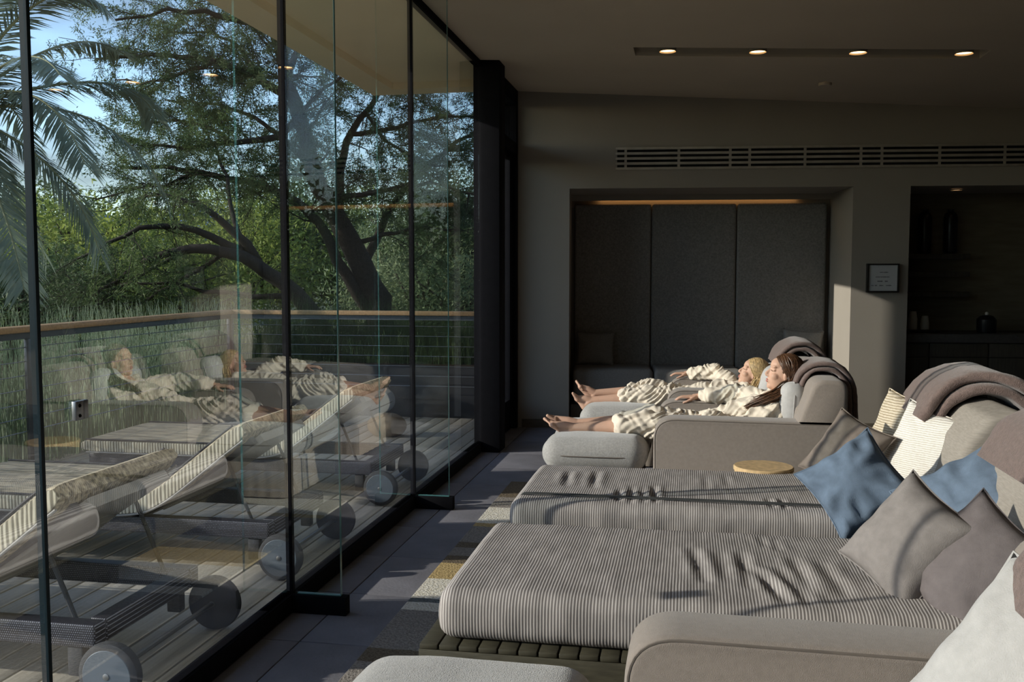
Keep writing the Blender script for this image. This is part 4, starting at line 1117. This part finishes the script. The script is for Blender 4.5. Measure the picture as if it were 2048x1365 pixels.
# ------------------------------------------------------------------ date palm at the left
def frond(parent, P0, P1, P2, nl, ll, seed, name='frond'):
    rng = np.random.default_rng(seed); t = np.linspace(0, 1, 40)[:, None]
    R = (1-t)**2*P0+2*t*(1-t)*P1+t*t*P2
    base = np.array(parent.location)
    r = MB(); r.tube(R-base, np.linspace(.022, .004, 40), 6); f = lk(name, r, m_rach, parent, True, 0)
    V = []; Q = []
    L = np.linspace(.06, .99, nl)
    for s in (-1, 1):
        for a in L:
            i = min(38, int(a*39)); p = R[i]+(R[i+1]-R[i])*(a*39-i); tg = unit(R[i+1]-R[i]); sd_ = unit(np.cross(tg, np.array([0, 0, 1.0])))*s; up = unit(np.cross(sd_*s, tg))
            ln = ll*(.55+.6*math.sin(PI*min(1, a*.85+.12)))*(.85+.3*rng.random())
            d = unit(sd_*(.80)+tg*(.55+.25*a)+up*(.28*(1-a)-.05)+np.array([0, 0, -.22])+rng.normal(size=3)*.07)
            w = np.cross(d, up); w = unit(w)*.0125
            m1 = p+d*ln*.5+np.array([0, 0, -.02*ln]); e = p+d*ln+np.array([0, 0, -.16*ln])
            k = len(V); V += [p-w*.5, p+w*.5, m1+w, m1-w, e]; V[-1] = e
            Q.append((k, k+1, k+2, k+3)); Q.append((k+3, k+2, k+4, k+4))
    V = np.array(V)-base
    me = bpy.data.meshes.new('leaflets'); me.from_pydata(V.tolist(), [], [list(q) if q[2] != q[3] else list(q[:3]) for q in Q]); me.update(); me.materials.append(m_palm)
    o = bpy.data.objects.new('leaflets', me); COL.objects.link(o); o.parent = f
    return f
PY = 9.0
crown = at_y(-95, 225, PY)
PT = thing('date_palm', 'date palm with long feathery fronds hanging in at the left', 'palm', (crown[0], PY, -.36), 0)
tb = MB(); zz = np.linspace(0, crown[2]+.36, 30)
tb.tube([(0, 0, z) for z in zz], [.22+.025*(i % 2)-.03*i/30 for i in range(30)], 14); lk('trunk', tb, mat('palm_trunk', (.12, .09, .06), .95, .3, 8, .6, 30), PT, True, 0)
fr = [((180, 238), (338, 405), 9.6), ((190, 165), (312, 238), 10.2), ((70, 10), (215, 20), 9.3), ((95, 330), (200, 508), 9.1), ((-10, 380), (48, 580), 8.2), ((-40, 40), (130, -140), 9.0), ((110, 95), (240, 105), 10.6),
      ((60, 190), (170, 330), 8.4), ((-30, 300), (95, 520), 10.4), ((30, 120), (120, 150), 8.0), ((40, -60), (260, -60), 10.4)]
for i, (m_, e_, Y) in enumerate(fr):
    P0 = crown; P2 = at_y(*e_, Y); P1 = at_y(*m_, (PY+Y)/2)*1.0; P1 = P1*2-(P0+P2)/2
    frond(PT, P0, P1, P2, 92, .44, 40+i)
for i in range(9):
    a = PI*.55+i*PI*.11; P2 = crown+np.array([math.cos(a)*1.7, math.sin(a)*1.7, -.2+.7*math.sin(i*1.9)]); P1 = crown+np.array([math.cos(a)*.9, math.sin(a)*.9, .75])
    frond(PT, crown, P1, P2, 50, .34, 70+i)

# ------------------------------------------------------------------ reeds
def reeds(name, label, n, xr, yr, z0, hmin, hmax, lean, m, seed, rad=.0045, curl=0.):
    rng = np.random.default_rng(seed); x = rng.uniform(*xr, n); y = rng.uniform(*yr, n); h = rng.uniform(hmin, hmax, n)
    V = np.zeros((n, 5, 3, 3)); a = rng.uniform(0, 2*PI, n); le = lean*rng.random(n)**1.3
    for k in range(5):
        t = k/4; b = t*t
        cx = x+np.cos(a)*le*b*h; cy = y+np.sin(a)*le*b*h; cz2 = z0+h*(t-curl*le*b*t)
        rr = rad*(1-.75*t)
        for j in range(3):
            an = 2*PI*j/3
            V[:, k, j, 0] = cx+rr*math.cos(an); V[:, k, j, 1] = cy+rr*math.sin(an); V[:, k, j, 2] = cz2
    I = np.arange(n*15).reshape(n, 5, 3); Q = []
    for k in range(4):
        for j in range(3): Q.append(np.stack([I[:, k, j], I[:, k, (j+1) % 3], I[:, k+1, (j+1) % 3], I[:, k+1, j]], 1))
    c = np.array([np.mean(xr), np.mean(yr), z0])
    o = link_np(name, V.reshape(-1, 3)-c, np.concatenate(Q), m); o.location = c
    tag(o, label, 'reeds', None, 'stuff'); return o
reeds('reed_bed', 'pale green upright reeds in front of and behind the left railing', 3000, (-5.34, -5.02), (3.2, 10.2), -.05, .75, 1.32, .22, m_reed, 51)
reeds('wispy_grass', 'dark wispy grass arching over the far planter', 3600, (-4.8, -2.05), (9.76, 10.44), .5, .45, .85, .75, mat_leaf('grass_stem', (.06, .12, .05), (.16, .24, .11), 1.5, .35), 52, .0035, .9)

# ------------------------------------------------------------------ mountains far away
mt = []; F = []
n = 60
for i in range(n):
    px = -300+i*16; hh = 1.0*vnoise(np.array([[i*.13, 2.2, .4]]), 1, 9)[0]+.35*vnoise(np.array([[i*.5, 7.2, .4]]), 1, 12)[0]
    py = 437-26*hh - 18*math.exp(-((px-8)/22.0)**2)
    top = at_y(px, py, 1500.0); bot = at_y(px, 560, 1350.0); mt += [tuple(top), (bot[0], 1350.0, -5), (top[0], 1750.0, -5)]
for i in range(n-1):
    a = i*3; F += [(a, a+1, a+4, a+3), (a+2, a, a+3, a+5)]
tag(lk('mountain_range', (mt, F), mat('far_rock_haze_blue', (.10, .16, .33), 1.0, .12, .004), None, True, 0), 'distant haze-blue mountain ridge at the far left', 'mountain')  # blue of the distance haze is put into the rock colour

# =================================================================== TWO PEOPLE RECLINING IN THE ARMCHAIRS
m_skin = mat('skin', (.58, .36, .26), .5, .06, 14, .1, 120, spec=.35, sss=.12)
m_robe = mat('cream_robe', (.76, .67, .55), .85, .05, 10, .25, 260, sheen=.15)
m_hairB = mat('brown_hair', (.085, .040, .020), .4, .45, 60, spec=.5, stretch=(1, 1, 1))
m_hairY = mat('blonde_hair', (.48, .34, .17), .4, .35, 60, spec=.5)
m_lip = mat('lips', (.42, .15, .13), .45)
m_lash = mat('dark_lash', (.05, .03, .02), .7)
m_nail = mat('dark_nail', (.10, .012, .016), .3)
def chain(b, pts, rr, n=8):
    for i in range(len(pts)-1): b.add(*capsule(pts[i], pts[i+1], rr[i], rr[i+1], n))
def person(spec):
    root_loc = np.array(spec['base']); b = MB(); sk = spec
    # ---- head in its own frame
    hc = np.array(sk['head']); f = unit(np.array(sk['face'])); s_ = unit(np.cross(np.array(sk['hup']), f)); u = np.cross(f, s_)   # s_ = her left
    R = np.stack([f, s_, u], 1)
    def H(x, y, z): return hc+R@np.array([x, y, z])
    def e(c, r): b.add(*ball(H(*c), r, 12, R))
    e((-.018, 0, .022), (.098, .076, .094)); e((.024, 0, -.03), (.066, .058, .088)); e((.040, 0, .045), (.052, .058, .05))
    e((.052, 0, -.088), (.032, .030, .026)); e((.030, 0, -.075), (.045, .048, .035)); e((.066, 0, -.100), (.016, .018, .014))
    for y in (-1, 1):
        e((.052, .034*y, -.028), (.030, .026, .026)); e((.066, .030*y, .012), (.017, .019, .011)); e((.070, .030*y, .032), (.018, .026, .009))
        e((-.008, .077*y, -.012), (.020, .007, .031)); e((-.004, .080*y, -.030), (.010, .006, .012))
        e((.090, .011*y, -.031), (.010, .008, .007))
    b.add(*capsule(H(.078, 0, .020), H(.103, 0, -.022), .0085, .0115, 8)); e((.098, 0, -.030), (.013, .011, .010))
    e((.084, 0, -.058), (.011, .022, .007)); e((.081, 0, -.070), (.012, .020, .008)); e((.074, 0, -.064), (.014, .026, .018))
    # ---- neck, trunk
    nk0 = H(-.025, 0, -.06); nk1 = np.array(sk['neck']); chain(b, [nk0, nk1], [.052, .056])
    sl, sr = np.array(sk['sh_l']), np.array(sk['sh_r']); hip = np.array(sk['hip']); chest = (sl+sr)/2*.7+hip*.3
    chain(b, [nk1, chest], [.056, .075]); chain(b, [sl, sr], [.040, .040]); chain(b, [chest, hip], [.085, .095])
    # ---- limbs
    for side in ('l', 'r'):
        sh = np.array(sk['sh_'+side]); el = np.array(sk['el_'+side]); wr = np.array(sk['wr_'+side])
        chain(b, [sh, el, el*.35+wr*.65, wr], [.036, .032, .031, .026])
        # hand
        fd = unit(np.array(sk['hd_'+side])); up = unit(np.array(sk['hu_'+side])); up = unit(up-fd*(up@fd)); th = np.array(sk['ht_'+side]); sd_ = unit(th-fd*(th@fd)-up*(th@up))
        Rh = np.stack([fd, sd_, up], 1)
        pc = wr+fd*.055; b.add(*ball(pc, (.050, .038, .015), 10, Rh)); b.add(*capsule(wr, wr+fd*.03, .025, .022))
        for k, (off, ln, sp) in enumerate(((.030, .072, .10), (.011, .082, .03), (-.009, .077, -.05), (-.028, .060, -.14))):
            p0 = wr+fd*.080+sd_*off; d = unit(fd+sd_*sp+up*.05); p1 = p0+d*ln*.45; d2 = unit(d-up*.42); p2 = p1+d2*ln*.32; d3 = unit(d2-up*.35); p3 = p2+d3*ln*.25
            chain(b, [wr+fd*.05+sd_*off*.8, p0, p1, p2, p3], [.0105, .0098, .0088, .0080, .0068], 6)
        t0 = wr+fd*.022+sd_*.026; t1 = t0+unit(fd*.55+sd_*.65-up*.25)*.042; t2 = t1+unit(fd*.85+sd_*.3-up*.35)*.032; t3 = t2+unit(fd*.9+sd_*.05-up*.3)*.024
        chain(b, [t0, t1, t2, t3], [.015, .0115, .0098, .0078], 6)
        # leg
        hp = hip+np.array([0, (.085 if side == 'r' else -.085), -.01]); kn = np.array(sk['kn_'+side]); an = np.array(sk['an_'+side])
        calf = kn*.68+an*.32+np.array([0, 0, -.012])
        chain(b, [hp, kn, calf, an], [.066, .050, .052, .034])
        he, ba, to = (np.array(sk[k_+side]) for k_ in ('he_', 'ba_', 'to_'))
        chain(b, [an, he], [.034, .030]); chain(b, [an, (an+ba)/2+(an-he)*.12, ba], [.032, .029, .022]); chain(b, [he, (he+ba)/2, ba], [.030, .024, .022])
        fd2 = unit(to-ba); y_ = unit(np.cross(fd2, np.array(sk['fs_'+side]))) ; lat = unit(np.array(sk['fl_'+side]))
        chain(b, [ba-lat*.022, ba+lat*.022], [.021, .018])
        for k in range(5):     # big toe first, on the inner side
            q0 = ba+lat*(-.030+.0145*k)+fd2*.008*(1-k*.5); ln = (.046, .044, .038, .033, .026)[k]; rr_ = (.0125, .0092, .0086, .0082, .0078)[k]
            q1 = q0+fd2*ln*.6; q2 = q0+fd2*ln+y_*0
            chain(b, [q0-fd2*.02, q0, q1, q2], [rr_*1.2, rr_*1.05, rr_, rr_*.95], 6)
    V, F = b.data(); V, F, Nn = bake_voxel(V, F, .0046, 3, .5)
    body = lk('person', (V-root_loc, F), m_skin, None, True, 0, loc=tuple(root_loc)); tag(body, sk['label'], 'person', 'people reclining in the armchairs')
    def child(name, mb, m, sharp=0): 
        V, F = mb.data() if isinstance(mb, MB) else mb
        return lk(name, (np.asarray(V)-root_loc, F), m, body, True, sharp)
    # ---- face details
    for y in (-1, 1):
        q = MB(); q.tube([H(.086-.030*abs(t), y*(.018+.034*t), .034+.010*t-.012*t*t) for t in np.linspace(0, 1, 7)], [.0022, .003, .003, .003, .0026, .002, .0012], 6); child('eyebrow', q, m_hairB)
        q = MB(); q.tube([H(.0845-.016*t*t-.004*t, y*(.017+.030*t), .008-.005*math.sin(t*PI)) for t in np.linspace(0, 1, 7)], .0016, 5); child('eyelash', q, m_lash)
    q = MB(); q.add(*ball(H(.090, 0, -.0575), (.007, .020, .0048), 8, R)); q.add(*ball(H(.0885, 0, -.0690), (.0075, .018, .0058), 8, R)); child('lips', q, m_lip)
    # ---- robe
    rb = MB()
    chain(rb, [sl+(0, 0, -.01), sr+(0, 0, -.01)], [.066, .066], 10); chain(rb, [chest, hip*.5+chest*.5, hip], [.128, .128, .130], 10)
    chain(rb, [(sl+nk1)/2, chest], [.070, .115], 10); chain(rb, [(sr+nk1)/2, chest], [.070, .115], 10)
    kl, kr = np.array(sk['kn_l']), np.array(sk['kn_r']); hl, hr = np.array(sk['hem_l']), np.array(sk['hem_r'])
    for hp, k, h_ in ((hip+(0, -.085, 0), kl, hl), (hip+(0, .085, 0), kr, hr)):
        chain(rb, [hp, k, h_], [.105, .080, sk['hem_rad']], 10)
    chain(rb, [(hip+kl)/2, (hip+kr)/2], [.085, .085], 10); chain(rb, [kl, kr], [.062, .062], 10); chain(rb, [hl, hr], [sk['hem_rad']*.8]*2, 10)
    for side in ('l', 'r'):
        sh = np.array(sk['sh_'+side]); el = np.array(sk['el_'+side]); wr = np.array(sk['wr_'+side]); cf = el+(wr-el)*sk['cuff_'+side]
        chain(rb, [sh, el, cf], [.070, .062, .052], 10)
        d = unit(cf-el); rb.add(*tube([cf-d*.06, cf-d*.055, cf+d*.004, cf+d*.008], [.050, .060, .062, .046], 16))
    # shawl collar
    for sgn, sh in ((-1, sl), (1, sr)):
        c0 = nk1+unit(nk1-chest)*.02-f*.045; c1 = nk1*.6+sh*.4+u*.03; c2 = chest*.55+sh*.45+f*.10+u*.02; c3 = chest+f*.14+np.array([0, sgn*-.02, .0])
        rb.tube([c0, c1, c2, c3], [.030, .034, .036, .026], 10)
    V, F = rb.data(); V, F, Nn = bake_voxel(V, F, .0075, 3, .5)
    P = V.copy(); w_ = np.stack([vnoise(P*5, 1, 1), vnoise(P*5, 1, 2), vnoise(P*5, 1, 4)], 1)*.05; P = P+w_
    c1, s1 = math.cos(.75), math.sin(.75); A = np.stack([P[:, 0]*c1+P[:, 2]*s1, P[:, 1], -P[:, 0]*s1+P[:, 2]*c1], 1)     # folds run obliquely down the cloth
    n1_ = vnoise(A*np.array([6., 11., 40.]), 1, sk['seed']); n2_ = vnoise(A*np.array([38., 8., 7.])+7, 1, sk['seed']+3); n3_ = vnoise(P*np.array([10., 10., 46.])+3, 1, sk['seed']+5)
    d = np.maximum(-.008, .013*(1-np.abs(n1_)*2.4)+.008*(1-np.abs(n2_)*2.2)+.004*n3_)
    low = np.clip((P[:, 2]-sk['zmin'])/.05, .0, 1)
    V = V+Nn*(d*low)[:, None]
    V[:, 2] = np.maximum(V[:, 2], sk['zmin'])
    child('robe', (V, F), m_robe)
    # ---- hair
    rng = np.random.default_rng(sk['seed']); hb = MB()
    hb.add(*ball(H(-.030, 0, .030), (.098, .083, .096), 14, R))
    rad = np.array([.107, .088, .106]); cen = np.array([-.020, 0, .024])
    for i in range(sk['nhair']):
        sg = -1 if rng.random() < .5 else 1
        al = math.radians(rng.uniform(-70, 52)); part = np.array([math.sin(al), .05*sg, math.cos(al)])      # along the parting, front to back
        q_ = unit(np.array([-.10-.75*rng.random() if al < .5 else -.05-.25*rng.random(), sg*1.0, -.25-.30*rng.random()]))
        pts = []
        for t in np.linspace(0, 1, 9):
            dd = unit(part*(1-t)+q_*t); o_ = 1.0+.05*math.sin(t*PI)+.02*rng.random(); pts.append(cen+dd*rad*o_)
        pts = [H(*p) for p in pts]; tails = sk['tail_near'] if sg*sk['near'] > 0 else sk['tail_far']
        jit = rng.normal(size=3)*.013; cut = rng.uniform(.55, 1.0)
        for k, tp in enumerate(tails):
            if k/len(tails) > cut: break
            pts.append(np.array(tp)+jit*(1+.12*k-.03*k*k)+rng.normal(size=3)*.004)
        pts = np.array(pts); m_ = len(pts)
        sgm = np.r_[0, np.cumsum(np.linalg.norm(np.diff(pts, axis=0), axis=1))]; tt = np.linspace(0, sgm[-1], 22); Q = np.stack([np.interp(tt, sgm, pts[:, j]) for j in range(3)], 1)
        for _ in range(3): Q[1:-1] = (Q[:-2]+2*Q[1:-1]+Q[2:])/4
        hb.tube(Q, np.r_[np.linspace(.0056, .0052, 16), np.linspace(.0048, .0012, 6)], 5)
    child('hair', hb, sk['hair'])
    return body

person(dict(label='brown-haired woman in a cream robe, feet up on the nearer ottoman', seed=3, base=(.1, 6.22, .38),
    head=(.590, 6.20, .875), face=(-.965, -.10, .23), hup=(.23, 0, .97), neck=(.565, 6.21, .735), near=1,
    sh_l=(.535, 6.06, .645), sh_r=(.515, 6.37, .655), hip=(.14, 6.22, .485),
    el_r=(.315, 6.545, .695), wr_r=(.070, 6.615, .662), hd_r=(-1, .06, -.03), hu_r=(0, 0, 1), ht_r=(0, -1, 0), cuff_r=.78,
    el_l=(.30, 6.02, .55), wr_l=(.08, 6.10, .59), hd_l=(-.9, .4, -.1), hu_l=(0, 0, 1), ht_l=(0, 1, 0), cuff_l=.85,
    kn_l=(-.29, 6.16, .535), an_l=(-.735, 6.19, .490), he_l=(-.790, 6.19, .462), ba_l=(-.885, 6.18, .512), to_l=(-.925, 6.18, .535), fs_l=(0, 1, 0), fl_l=(.25, -.93, -.1),
    kn_r=(-.27, 6.30, .55), an_r=(-.720, 6.27, .505), he_r=(-.775, 6.28, .475), ba_r=(-.870, 6.27, .535), to_r=(-.910, 6.265, .560), fs_r=(0, 1, 0), fl_r=(.25, .93, .1),
    hem_l=(-.42, 6.16, .520), hem_r=(-.39, 6.29, .535), hem_rad=.072, zmin=.385, hair=m_hairB, nhair=230,
    tail_near=[(.600, 6.10, .805), (.570, 6.06, .775), (.530, 6.03, .755), (.48, 6.03, .738), (.43, 6.045, .715), (.385, 6.06, .690), (.355, 6.08, .665)], tail_far=[(.66, 6.28, .76), (.63, 6.32, .70), (.60, 6.33, .66)]))
person(dict(label='blonde woman in a cream robe with crossed bare feet, nearest the niche', seed=8, base=(.08, 7.80, .38),
    head=(.505, 7.79, .715), face=(-.91, -.06, .38), hup=(.38, 0, .92), neck=(.455, 7.80, .60), near=1,
    sh_l=(.415, 7.65, .535), sh_r=(.385, 7.96, .565), hip=(.05, 7.80, .475),
    el_r=(.225, 8.12, .69), wr_r=(.005, 8.19, .662), hd_r=(-1, .06, -.03), hu_r=(0, 0, 1), ht_r=(0, -1, 0), cuff_r=.86,
    el_l=(.20, 7.60, .51), wr_l=(.0, 7.68, .55), hd_l=(-.9, .4, -.1), hu_l=(0, 0, 1), ht_l=(0, 1, 0), cuff_l=.85,
    kn_l=(-.34, 7.73, .520), an_l=(-.775, 7.72, .470), he_l=(-.835, 7.71, .420), ba_l=(-.895, 7.71, .490), to_l=(-.917, 7.71, .525), fs_l=(0, 1, 0), fl_l=(.15, .93, .1),
    kn_r=(-.32, 7.86, .555), an_r=(-.755, 7.80, .520), he_r=(-.785, 7.80, .478), ba_r=(-.880, 7.79, .575), to_r=(-.905, 7.79, .610), fs_r=(0, 1, 0), fl_r=(.15, -.93, .1),
    hem_l=(-.50, 7.73, .510), hem_r=(-.47, 7.86, .535), hem_rad=.064, zmin=.385, hair=m_hairY, nhair=220,
    tail_near=[(.545, 7.70, .68), (.525, 7.675, .635), (.505, 7.66, .605), (.480, 7.655, .585)], tail_far=[(.54, 7.88, .62), (.53, 7.90, .58)]))
